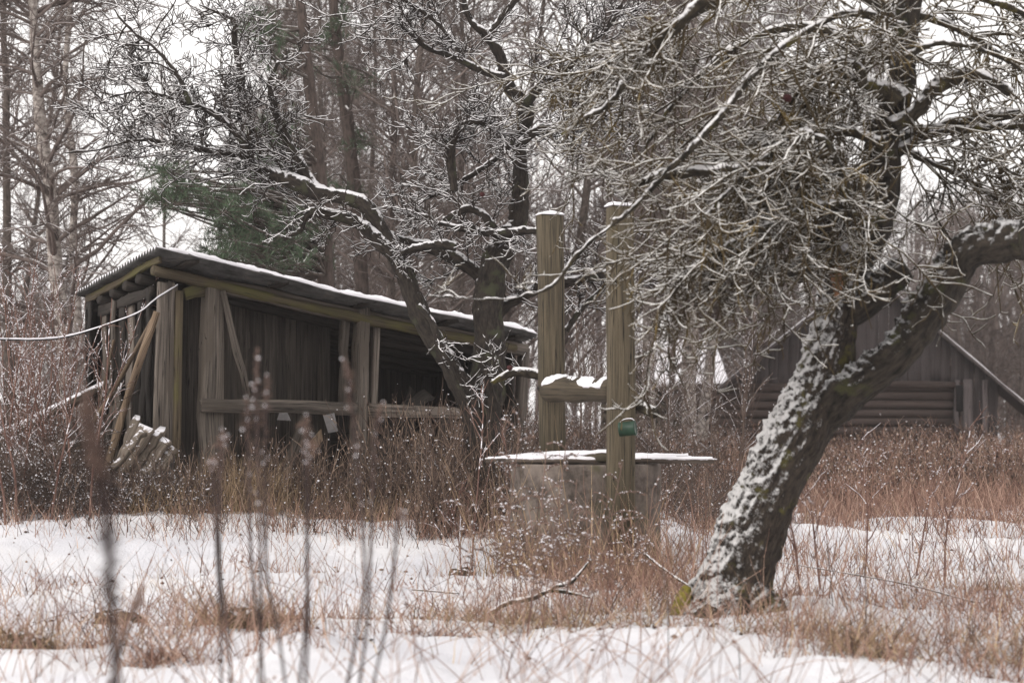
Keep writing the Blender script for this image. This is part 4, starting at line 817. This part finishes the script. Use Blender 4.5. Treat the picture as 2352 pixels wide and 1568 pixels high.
for px, D, h, ln, lab in ((1083, 14.6, 1.45, .03, 'reddish sapling with a forked top rising before the old apple tree trunk'), (1062, 14.2, .55, -.12, 'short forked stem in the snow left of the reddish sapling'),
                       (1175, 15.4, .9, .05, 'reddish stem close to the left side of the well ring'), (1840, 12.6, 1.0, -.10, 'thin reddish stem just right of the leaning trunk'),
                       (1885, 13.0, .95, -.16, 'reddish stem leaning left, midway along the right-hand snow'), (2170, 13.4, 1.15, .02, 'tallest straight dark stem in the right-hand snow'), (1985, 14.2, 1.0, .04, 'thin stem between the leaning trunk and the straight dark stem'), (2105, 14.8, .8, .10, 'small stem leaning right in the right-hand snow')):
    sapling(px, 1300, D, h, ln, lab, None, nb=9, r0=.008, fleck=12)

for i in range(16):
    px = (1445, 1475, 1510, 1545, 1205, 1300, 1330, 1370, 1560, 1600, 1640, 1690, 1720, 1655, 1490, 1350)[i]
    sapling(px, 1100, 21+(i*37 % 11), 1.7+.13*(i % 7), .03*((i % 3)-1), 'bare bush of fine twigs standing in the weeds behind the well', 'bare bushes behind the well', nb=34, r0=.016, fleck=16, L0=.8, name='bush', mat=M_brush)
def thicket():   # the snowy bramble at the left, what lies under the eaves, the far hedge behind the well
    mb = MB()
    def mass(x0, x1, D0, D1, N, h, L1=.3, mi=0, fl=.5, r=.004):
        D = D0+(D1-D0)*rng.random(N); px = x0+(x1-x0)*rng.random(N); x = (px-1176)/FPX*D; s = np.stack([x, D, ground_z(x, D)], -1)
        a = grow(s, rng.normal(size=(N, 3))*[.35, .35, 0]+[0, 0, 1], h*(.4+.8*rng.random(N)), 7, .12, .05); tubes(mb, a, taper(N, 7, r, .002), 3, snow=.006)
        s, d, t, _ = branch_off(a, 4, .2, 1, .8, .2, .6); c_ = grow(s, d, L1*(.3+rng.random(len(s))), 4, .15, .06); tubes(mb, c_, taper(len(c_), 4, .003, .002), 3, snow=.007)
        s, _, _, _ = branch_off(np.concatenate([c_, a[:, ::2]]), fl, 0, 1); crumbs(mb, s, .004+.008*rng.random(len(s))**2, 1)
    mass(-30, 170, 16.6, 20.5, 800, .65, fl=1.5); mass(170, 300, 17.9, 20.5, 260, .5, fl=1.5); mass(170, 300, 16.6, 17.2, 160, .3, .2, fl=1.5); mass(-30, 240, 17.5, 21, 350, 1.1, fl=1.0); mass(290, 470, 16.6, 17.5, 260, .30, .2, fl=1.0)
    mass(1480, 1700, 17, 24, 220, .5); mass(1180, 1600, 21, 30, 600, .8); mass(1060, 1200, 17, 20, 160, .9, fl=1.4)
    return tag(mb.build('thicket', [M_brush, M_snow], origin=(0, 18, 0)), 'tangled snowy bramble and brush around the shed and behind the well', 'brush', kind='stuff')
thicket()
pole('fallen_log', P((-30, 1010, 18.6), (40, 985, 18.6), (120, 945, 18.7), (200, 905, 18.8), (250, 880, 18.9)), [.07, .06, .055, .05, .04], M_slab, 'snow-covered fallen log slanting in the brush left of the shed', 'log')
pole('fallen_log', P((40, 1065, 17.6), (110, 1030, 17.6), (160, 1022, 17.7), (215, 1010, 17.9)), [.03, .03, .03, .02], M_slab, 'thinner snowy branch lying below the fallen log left of the shed', 'branch')

def weeds_right():
    mb = MB(); N = 8500; y = 23.5+24*rng.random(N)**1.3; px = 1180+1260*rng.random(N); px = np.where((y < 26) & (px < 1500), px+500, px)
    x = (px-1176)/FPX*y; q = np.stack([x, y, x*0], -1); keep = (y > 24.3-1.2*fbm(q, .5, 41)) ; x, y, q = x[keep], y[keep], q[keep]; N = len(x)
    h = .66*(.55+.45*fbm(q, .35, 42)+.5*rng.random(N)*ss(24, 30, y))*(.7+.6*rng.random(N)); s = np.stack([x, y, ground_z(x, y)], -1)
    a = grow(s, rng.normal(size=(N, 3))*[.18, .18, 0]+[0, 0, 1], h, 5, .09, .02); tubes(mb, a, taper(N, 5, .0062, .0035), 3)
    s, d, t, _ = branch_off(a, 2.6, .25, 1, .6, .3, .6); c_ = grow(s, d, .08+.2*rng.random(len(s)), 3, .15, .05); tubes(mb, c_, taper(len(c_), 3, .004, .003), 3, mi=2)
    s, _, t, _ = branch_off(a, .9, .5, 1); crumbs(mb, s, .008+.014*rng.random(len(s)), 0, 1.6)
    s, _, t, _ = branch_off(a[::3], .9, .4, 1); crumbs(mb, s, .008+.016*rng.random(len(s)), 2, 1.3)
    s, _, _, _ = branch_off(c_, .45, .5, 1); crumbs(mb, s, .004+.011*rng.random(len(s))**2, 1)
    s, _, _, _ = branch_off(c_, .45, .3, 1); crumbs(mb, s, .005+.013*rng.random(len(s))**3, 1, .5)
    # grass between
    M = 9000; y2 = 23.0+14*rng.random(M)**1.8; x2 = (1180+1260*rng.random(M)-1176)/FPX*y2; s = np.stack([x2, y2, ground_z(x2, y2)], -1)
    blades(mb, s, rng.normal(size=(M, 3))*[.6, .5, 0]+[0, 0, 1], .12+.4*rng.random(M)**1.7, .014, 5, .22, mi=2)
    return tag(mb.build('weed_field', [M_weed, M_snow, M_rust], origin=(3, 28, 0)), 'dense brown field of dead weeds between the snow and the far barn', 'weeds', kind='stuff')
weeds_right()

def weeds_shed():
    mb = MB()
    def mass(x0, x1, D0, D1, N, h, st, fl=.38, gr=2.0, gh=.3, gm=2):
        px = x0+(x1-x0)*rng.random(N); D = D0+(D1-D0)*rng.random(N)+st*(px-x0); x = (px-1176)/FPX*D; s = np.stack([x, D, ground_z(x, D)], -1)
        s = s+np.stack([s[:, 0]*0, -.5*np.clip(noise(s, 1.3, 77), 0, 1), s[:, 0]*0], -1); s[:, 2] = ground_z(s[:, 0], s[:, 1])
        a = grow(s, rng.normal(size=(N, 3))*[.25, .22, 0]+[0, 0, 1], h*(.15+1.35*rng.random(N)**1.7), 6, .09, .03); tubes(mb, a, taper(N, 6, .0032, .0018), 3, snow=.002)
        s, d, t, _ = branch_off(a, 3.5, .25, 1, .6, .35, .6); c_ = grow(s, d, .05+.16*rng.random(len(s)), 4, .15, .05); tubes(mb, c_, taper(len(c_), 4, .0024, .0016), 3)
        s, _, _, _ = branch_off(c_, fl, .3, 1); crumbs(mb, s, .0035+.007*rng.random(len(s))**2, 1); s, _, _, _ = branch_off(a, .8, .5, 1); crumbs(mb, s, .005+.006*rng.random(len(s)), 0, 1.8)
        M = int(N*gr); px = x0+(x1-x0)*rng.random(M); D = D0-.2+(D1-D0)*rng.random(M)+st*(px-x0); x = (px-1176)/FPX*D; s = np.stack([x, D, ground_z(x, D)], -1)
        blades(mb, s, rng.normal(size=(M, 3))*[.4, .4, 0]+[0, 0, 1], gh*(.4+.9*rng.random(M)), .0055, 5, .22, mi=gm)
    mass(440, 640, 17.0, 17.9, 260, .42, .0012, gh=.40, gr=7); mass(620, 860, 17.2, 18.2, 380, .48, .0018, gh=.26, gr=3); mass(840, 1120, 17.1, 18.3, 620, .72, .0012, gh=.28)
    mass(960, 1180, 15.9, 17.0, 420, .75, 0, gh=.3, gm=3); mass(290, 460, 16.7, 17.2, 160, .4, 0, gh=.25)
    mass(1150, 1200, 14.6, 15.4, 60, .5, 0, gm=3, gh=.3); mass(420, 1160, 15.6, 17.0, 130, .5, 0, gm=3, gh=.26, gr=5); mass(0, 420, 15.5, 16.6, 60, .35, 0, gm=3, gh=.2, gr=4)
    return tag(mb.build('weeds_by_shed', [M_weed, M_snow, M_straw, M_rust], origin=(-1, 17.5, .2)), 'tall snow-flecked weeds and straw-coloured grass along the shed front', 'weeds', kind='stuff')
weeds_shed()

def grass():
    mb = MB()
    def tuft(px, py_D, sx, sd_, N, h, w_=.0035, mi=0, bend=.22, sp=.5):
        N = int(N*.55)
        x0 = (px-1176)/FPX*py_D; s = np.stack([x0+rng.normal(size=N)*sx, py_D+rng.normal(size=N)*sd_, np.zeros(N)], -1); s[:, 2] = ground_z(s[:, 0], s[:, 1])-.005
        blades(mb, s, rng.normal(size=(N, 3))*[sp, sp, 0]+[0, 0, 1], h*(.3+.7*rng.random(N)+1.5*rng.random(N)**6), 1.7*w_*(.5+1.1*rng.random(N)), 6, bend, mi=mi)
    def field(x0, x1, D0, D1, N, h, mi=0, thr=-.1, sc=.9, w_=.003, bend=.2, sp=.45):
        N = int(N*.5)
        D = D0+(D1-D0)*rng.random(N); x = (x0+(x1-x0)*rng.random(N)-1176)/FPX*D; q = np.stack([x, D, x*0], -1); k = fbm(q, sc, 51+mi, 2) > thr; x, D = x[k], D[k]; s = np.stack([x, D, ground_z(x, D)-.005], -1); M = len(x)
        blades(mb, s, rng.normal(size=(M, 3))*[sp, sp, 0]+[0, 0, 1], h*(.25+.8*rng.random(M)+1.6*rng.random(M)**6), 1.8*w_*(.5+.9*rng.random(M)), 6, bend, mi=mi)
    # round the well and in front of it
    tuft(1340, 14.1, .30, .18, 1000, .38, .0035, 1, .15); tuft(1460, 14.3, .16, .15, 420, .36, .0035, 1, .12); tuft(1230, 14.3, .14, .2, 320, .3, .0035, 0); tuft(1300, 12.4, .40, .45, 1500, .26, .003, 1, .22, .8); tuft(1180, 11.9, .22, .3, 600, .2, .003, 1, .25, 1.0)
    tuft(1440, 12.6, .25, .4, 700, .3, .003, 1, .2); tuft(1560, 13.4, .22, .7, 700, .36, .003, 1, .15); tuft(1540, 11.6, .18, .25, 350, .2, .003, 0, .25, .9); tuft(1700, 11.0, .25, .15, 260, .14, .003, 1)
    tuft(1600, 17, .4, 2.5, 900, .4, .004, 1, .15); tuft(1330, 13.6, .35, .3, 260, .55, .0035, 0, .10, .25); tuft(1490, 13.8, .15, .3, 120, .5, .0035, 0, .10, .25); tuft(1180, 13.9, .1, .4, 100, .45, .0035, 0, .12, .3); tuft(1650, 13.2, .5, 1.2, 200, .45, .0035, 1, .1, .3); tuft(2000, 14.5, 1.2, 3, 420, .45, .0035, 1, .1, .3)
    # tussocks on the left
    for px, D, sx, N, h in ((560, 10.7, .13, 900, .30), (500, 10.9, .07, 350, .34), (60, 10.0, .11, 700, .30), (-10, 10.2, .10, 300, .3), (370, 9.6, .09, 550, .24), (230, 9.9, .06, 160, .2), (640, 10.8, .09, 250, .2), (430, 12.3, .14, 200, .18), (1120, 11.2, .3, 700, .22), (1300, 11.0, .35, 1200, .20), (900, 12.9, .12, 120, .14), (150, 13.5, .2, 200, .16), (600, 14.6, .3, 120, .12), (760, 11.8, .1, 130, .1), (1900, 10.4, .3, 900, .26), (1980, 9.6, .12, 700, .3), (2330, 9.8, .2, 900, .26), (2280, 13, .3, 700, .2), (2080, 12.4, .3, 500, .2), (1760, 12.6, .2, 500, .2), (690, 9.7, .08, 150, .14), (1000, 10.4, .12, 350, .16), (860, 11.6, .15, 150, .12)):
        tuft(px, D, sx, sx*.8, N, h, .0035, 0 if N > 650 else 1, .34, .9)
    field(-40, 700, 9.0, 15.5, 2600, .28, 1, .02, w_=.0028); field(-40, 480, 9.2, 13, 1200, .24, 0, .05, w_=.0028); field(640, 1250, 9, 14.5, 900, .22, 1, .12); field(640, 1250, 9, 14.5, 250, .3, 0, -.5, w_=.0025)
    field(1560, 2400, 9.2, 24, 6500, .27, 1, -.05, 1.1, w_=.0032, bend=.15); field(1560, 2400, 9.2, 22, 2500, .22, 0, .0, 1.3, w_=.0032); field(2150, 2400, 9, 12.5, 800, .26, 1, -.3, w_=.003, bend=.25)
    field(1750, 2100, 9.2, 10.6, 900, .22, 1, -.1, 2, w_=.003, bend=.25); field(1600, 2400, 19, 24.5, 6000, .34, 1, -.3, .8, w_=.005, bend=.12)
    for (D0, D1, N, L0) in ((5.5, 8.5, 260, .45), (8.5, 12, 420, .42)):
        D = D0+(D1-D0)*rng.random(N); x = (-40+2440*rng.random(N)-1176)/FPX*D; s = np.stack([x, D, ground_z(x, D)], -1)
        p = grow(s, rng.normal(size=(N, 3))*[.5, .4, 0]+[0, 0, 1], L0*(.5+rng.random(N)), 10, .06, .10); tubes(mb, p, taper(N, 10, .0020, .0011), 4, mi=1)
        s, _, _, _ = branch_off(p[:, 6:], 3, 0, 1); crumbs(mb, s, .0025+.002*rng.random(len(s)), 1, 1.8)
    return tag(mb.build('grass', [M_straw, M_rust], origin=(0, 12, 0)), 'dry rust and straw coloured grass poking through the snow', 'grass', kind='stuff')
grass()
def litter():
    mb = MB(); N = 420; D = 9.2+10*rng.random(N); x = (-20+2400*rng.random(N)-1176)/FPX*D; s = np.stack([x, D, ground_z(x, D)+.006], -1)
    crumbs(mb, s, .006+.016*rng.random(N)**2, 0, .6); tag(mb.build('leaf_litter', M_weed, origin=(0, 12, 0)), 'scattered dark dead leaves and crumbs lying on the snow', 'litter', kind='stuff')
litter()
# snowy sod and dark clods
def clod(px, py, D, rx, ry, h, name, label, snowy):
    c_ = at(px, py, D); c_[2] = float(ground_z(c_[0], c_[1])); u_, v_ = np.meshgrid(np.linspace(0, 2*math.pi, 40, endpoint=False), np.linspace(.03, 1.75, 18)); p = np.stack([np.cos(u_)*np.sin(v_)*rx, np.sin(u_)*np.sin(v_)*ry, np.cos(v_)*h], -1)
    p = c_+p*(1+.35*fbm(p+px, 14, 4, 3))[..., None]; idx = np.arange(720).reshape(18, 40); m = MB(); m.add(p.reshape(-1, 3), np.stack([idx[:-1], np.roll(idx[:-1], -1, 1), np.roll(idx[1:], -1, 1), idx[1:]], -1).reshape(-1, 4)[:, ::-1])
    return tag(m.build(name, M_sod if snowy else M_weed), label, name)
M_sod = bark_mat('sod_mat', (0.035, 0.026, 0.02), (0.12, 0.09, 0.06), None, .85, 1.05, 26, sz=60, clump=1.6, snowcol=SNOW)
clod(275, 1420, 11.9, .14, .16, .07, 'mound', 'low snow-dusted lumpy mound in the snow at lower left', True); clod(655, 1385, 12.3, .09, .08, .03, 'mound', 'small dark-edged mound beside the round tussock', True)
clod(1065, 1235, 14.6, .10, .1, .05, 'mound', 'snowy mound with a dark edge left of the well ring', True); clod(1625, 1425, 11.2, .075, .07, .06, 'stone', 'rounded grey stone at the foot of the leaning tree', True)
for px, D, lab in ((560, 10.75, 'dome of matted dead grass under the big tussock'), (70, 10.05, 'dome of matted dead grass in the lower left corner')): clod(px, 1450, D, .13, .11, .09, 'tussock', lab, True)

# dead branches lying before the well
pole('fallen_branch', P((945, 1353, 12.3), (1000, 1357, 12.3), (1055, 1362, 12.3)), [.004, .006, .005], M_limbR, 'short knobbly twig lying on the snow left of the fallen branch', 'twig', k=6)
def fallen():
    b0 = at(1120, 1440, 11.9); r = thing('fallen_branch', 'crooked snow-topped branch fallen in the grass before the well', 'branch', b0)
    for i, (p, rd) in enumerate(((P((1112, 1440, 11.9), (1122, 1412, 11.9), (1165, 1385, 11.9), (1225, 1372, 11.9), (1262, 1356, 11.85), (1300, 1360, 11.8), (1355, 1372, 11.8)), [.012, .015, .014, .015, .014, .009, .004]),
                  (P((1258, 1358, 11.85), (1280, 1346, 11.8), (1310, 1338, 11.8), (1330, 1318, 11.8), (1352, 1290, 11.8)), [.010, .010, .010, .009, .005]), (P((1262, 1360, 11.85), (1264, 1400, 11.8), (1258, 1450, 11.75)), [.008, .008, .007]))):
        m = MB(); q, rr = spline(p, rd, 40); tubes(m, q[None], rr[None], 10, snow=.008, capt=True, rough=.2); m.build('bough' if i == 0 else 'side_branch', M_limbR, r)
fallen()
pole('fallen_stick', P((1480, 1270, 13.0), (1530, 1310, 12.8), (1590, 1350, 12.6)), [.008, .009, .008], M_limbR, 'dark stick slanting from the well ring to the leaning trunk', 'stick', k=7)
pole('fallen_stick', P((1790, 1290, 12.7), (1960, 1318, 12.4), (2100, 1345, 12.1), (2240, 1382, 11.9)), [.003, .004, .005, .006], M_limbR, 'long thin stick lying across the snow right of the leaning tree', 'stick', k=6)
pole('fallen_stick', P((1470, 1052, 15.4), (1520, 1045, 15.4), (1565, 1052, 15.4), (1588, 1072, 15.4)), [.006, .011, .012, .008], M_limbR, 'curved dead twig resting above the right end of the well planks', 'twig', k=7)
pole('fallen_stick', P((1465, 1072, 15.1), (1500, 1062, 15.1), (1545, 1058, 15.2), (1575, 1064, 15.3)), [.006, .008, .008, .006], M_limbR, 'straighter dead twig lying on the well planks under the curved one', 'twig', k=7)

# ---------------------------------------------------------------- tall blurred stalks near the camera
M_dry = flat_mat('dry_stalk_mat', [(0.3, (0.02, 0.014, 0.013)), (0.6, (0.055, 0.037, 0.034)), (0.75, (0.10, 0.07, 0.06))], 3)
M_fuzz = flat_mat('seed_head_mat', [(0.3, (0.09, 0.055, 0.042)), (0.7, (0.26, 0.175, 0.14))], 4)
def stalk(pts, r0, label, group, head=.3, fuzz=500, hr=.03, fl=14, flr=.007, bits=60, name='dry_stalk'):
    q, rr = spline(np.array(pts), [r0*.5]+[r0]*(len(pts)-1), 40); L = np.linalg.norm(np.diff(q, axis=0), axis=1).sum(); g = q[-1].copy(); g[2] = float(ground_z(g[0], g[1]))
    q = np.concatenate([q, [g]]); rr = np.append(rr, r0*1.2); r = thing(name, label, 'dried plant', g, group); m = MB(); tubes(m, q[None], rr[None], 8, rough=.25)
    s, d, t, _ = branch_off(q[None], bits, .1, .8, 1, .2, .3); c_ = grow(s, d, r0*2+.012*rng.random(len(s)), 3, .1, .2); tubes(m, c_, taper(len(c_), 3, r0*.25, r0*.2), 3); m.build('stem', M_dry, r)
    m = MB(); nh = int(40*head)+2; hq = q[None, :nh]; s, d, t, _ = branch_off(hq, fuzz, 0, 1, 1, .1, .3); ln = hr*(.2+.8*np.sin(np.clip(t, .03, .97)*math.pi))*(.1+.9*rng.random(len(s))**1.5)*(.6+.8*np.abs(noise(s, 18, 3)))
    c_ = grow(s, d, ln, 3, .2, .2); tubes(m, c_, taper(len(c_), 3, .0011, .0009), 3); crumbs(m, c_[:, -1], .0022+.002*rng.random(len(c_)), 0)
    crumbs(m, c_[rng.integers(0, len(c_), fl), -1]+[0, 0, .003], flr*(.5+.8*rng.random(fl)), 1); m.build('seed_head', [M_fuzz, M_snow], r)
    return r
stalk(P((196, 890, 3.0), (203, 980, 3.0), (222, 1060, 3.0), (240, 1140, 3.0), (250, 1260, 3.0), (258, 1400, 3.0), (266, 1568, 3.0)), .0068, 'thickest blurred brown stalk with a fuzzy head at far left', None, .40, 600, .020, 0, bits=200)
dk = 'dried plants standing in front of the shed'
D5 = 5.4
for tx, ty, mx_, bx, hd, lab in ((590, 800, 598, 594, .42, 'blurred dark stalk with snowy seed head before the shed, tallest of its clump'), (568, 905, 578, 606, .35, 'slightly shorter stalk close beside the tallest clump stalk'), (486, 1050, 500, 508, .2, 'blurred stalk left of the tallest clump, upright'),
                               (515, 985, 505, 530, .3, 'blurred stalk second from left in the clump, bending right'), (615, 860, 612, 655, .4, 'blurred stalk leaning away right at the foot of the clump'), (705, 950, 705, 688, .3, 'blurred stalk below the right half of the left bay'),
                               (718, 1010, 706, 702, .25, 'blurred thin stalk twin beside the one below the left bay'), (790, 815, 838, 798, .42, 'blurred snowy-headed stalk before the thin shed divider'), (880, 920, 850, 826, .4, 'blurred stalk curving before the twin post'), (935, 1200, 905, 858, .2, 'blurred leaning stalk below the twin post')):
    stalk(P((tx, ty, D5), ((tx+mx_)/2-4, ty*.6+1300*.4-60, D5), (mx_, 1300, D5), ((mx_+bx)/2+4, 1440, D5), (bx, 1568, D5)), .0038, lab, dk, hd, 100, .028, 9, .0046, 80)
stalk(P((330, 1340, 4.4), (300, 1420, 4.4), (275, 1500, 4.4), (255, 1568, 4.4)), .003, 'blurred thin stalk leaning across the thickest one at far left', None, .3, 300, .015, 0)
# goldenrod with snow-laden plumes before the well
def goldenrod(px, D, topx, topy, label, group, n=9, s=1.0):
    g = at(px, 1300, D); g[2] = float(ground_z(g[0], g[1])); t_ = at(topx, topy, D); r = thing('goldenrod', label, 'dried plant', g, group); m = MB()
    q, rr = spline([g, g*.6+t_*.4+[.01, 0, 0], t_], [.0035, .0028, .0016], 24); tubes(m, q[None], rr[None], 5, snow=.002)
    s_, d, tt, _ = branch_off(q[None], n, .45, 1, .9, .35, .4); c_ = grow(s_, d, .08*s+.13*s*rng.random(len(s_)), 8, .12, -.02, -.28); tubes(m, c_, taper(len(c_), 8, .0018, .0012), 4, snow=.003)
    s2, d2, _, _ = branch_off(np.concatenate([c_[:, ::1]]), 5, .2, 1, 1, .3, .3); e = grow(s2, d2, .012+.02*rng.random(len(s2)), 3, .2, .1); m.build('stem', M_red, r)
    m = MB(); tubes(m, c_, taper(len(c_), 8, .0022, .0016), 4, snow=.003); tubes(m, e, taper(len(e), 3, .0012, .001), 3); tubes(m, q[9:][None], np.full((1, 15), .0028), 5); s3, _, _, _ = branch_off(c_, 16, .1, 1); crumbs(m, s3+rng.normal(size=s3.shape)*.003, .003+.005*rng.random(len(s3)), 0)
    s3, _, _, _ = branch_off(c_, 6, .15, 1); crumbs(m, s3+[0, 0, .003], .002+.006*rng.random(len(s3))**1.5, 1, .7); crumbs(m, e[::3, -1], .003+.004*rng.random(len(e[::3])), 1); m.build('seed_head', [M_fuzz, M_snow], r)
gg = 'snow-laden goldenrods before the well'
for i, (px, D, tx, ty) in enumerate(((1130, 10.6, 1195, 975), (1150, 11, 1125, 1130), (1210, 10.8, 1255, 1030), (1240, 11, 1300, 1020), (1250, 10.5, 1195, 1170), (1290, 11, 1325, 1100), (1180, 11.2, 1160, 1060), (1320, 10.8, 1265, 1210), (1390, 11, 1400, 1170), (1400, 11.3, 1465, 1250), (1330, 10.4, 1370, 1250), (1210, 10.2, 1230, 1250), (1460, 11.5, 1500, 1120), (1100, 11, 1075, 1170), (1350, 11.6, 1430, 1060))):
    goldenrod(px, D, tx, ty, 'snow-clumped goldenrod before the well, '+['its plume reaching up beside the far post foot', 'its low plume furthest left but one', 'its plume before the left half of the planks', 'its plume between the two posts', 'low before the left edge of the ring',
              'low before the middle of the ring', 'its plume at the left tips of the planks', 'drooping low before the ring middle', 'before the foot of the nearer post', 'low and leaning right of the nearer post', 'lowest, left of the nearer post foot', 'lowest at the left foot of the ring', 'furthest right under the plank end', 'furthest left of all', 'its plume crossing the nearer post'][i], gg, n=11 if i < 8 else 8)
for i in range(9):
    px = random.uniform(1120, 1480); goldenrod(px, random.uniform(12, 13.8), px+random.uniform(-60, 60), random.uniform(1130, 1260), 'reddish goldenrod bowed under clumps of snow in front of the round well', gg, n=8)
# seedy plants with dark heads in the right-hand snow
for px, D, ty, lab in ((1535, 8.6, 1300, 'small dark-headed dry plant at the foot of the leaning trunk, left side'), (1700, 8.4, 1470, 'dry plant low in front of the leaning trunk'), (1915, 11.5, 1240, 'dark-headed dry plant right of the leaning trunk'), (2100, 11.8, 1290, 'dark-headed dry plant midway in the right-hand snow'), (1985, 9.5, 1290, 'taller dry plant in the lower right snow'), (1960, 9.3, 1440, 'dense clump of dry stems in the lower right snow')):
    g = at(px, 1500, D); t_ = at(px+random.uniform(-20, 20), ty, D); stalk([t_, (g+t_)/2+[.01, 0, 0], [g[0], g[1], .05]], .002, lab, None, .2, 120, .012, 5, .004, 30)

# ---------------------------------------------------------------- misty air
def haze():
    m = bpy.data.materials.new('haze_mat'); m.use_nodes = True; t = m.node_tree; t.nodes.remove(t.nodes['Principled BSDF'])
    v = t.nodes.new('ShaderNodeVolumePrincipled'); v.inputs['Color'].default_value = (.95, .92, .92, 1); v.inputs['Density'].default_value = 0.0006; v.inputs['Anisotropy'].default_value = 0.0
    t.links.new(v.outputs[0], t.nodes['Material Output'].inputs['Volume'])
    x0, x1, y0, y1, z0, z1 = -152, 152, -32, 212, -2.2, 32; p = [(x, y, z) for z in (z0, z1) for y in (y0, y1) for x in (x0, x1)]
    mb = MB(); mb.add(p, [[0, 2, 3, 1], [4, 5, 7, 6], [0, 1, 5, 4], [2, 6, 7, 3], [0, 4, 6, 2], [1, 3, 7, 5]]); tag(mb.build('haze', m, smooth=False, origin=(0, 0, 0)), 'pale winter mist filling the whole clearing', 'haze', kind='stuff')
haze()
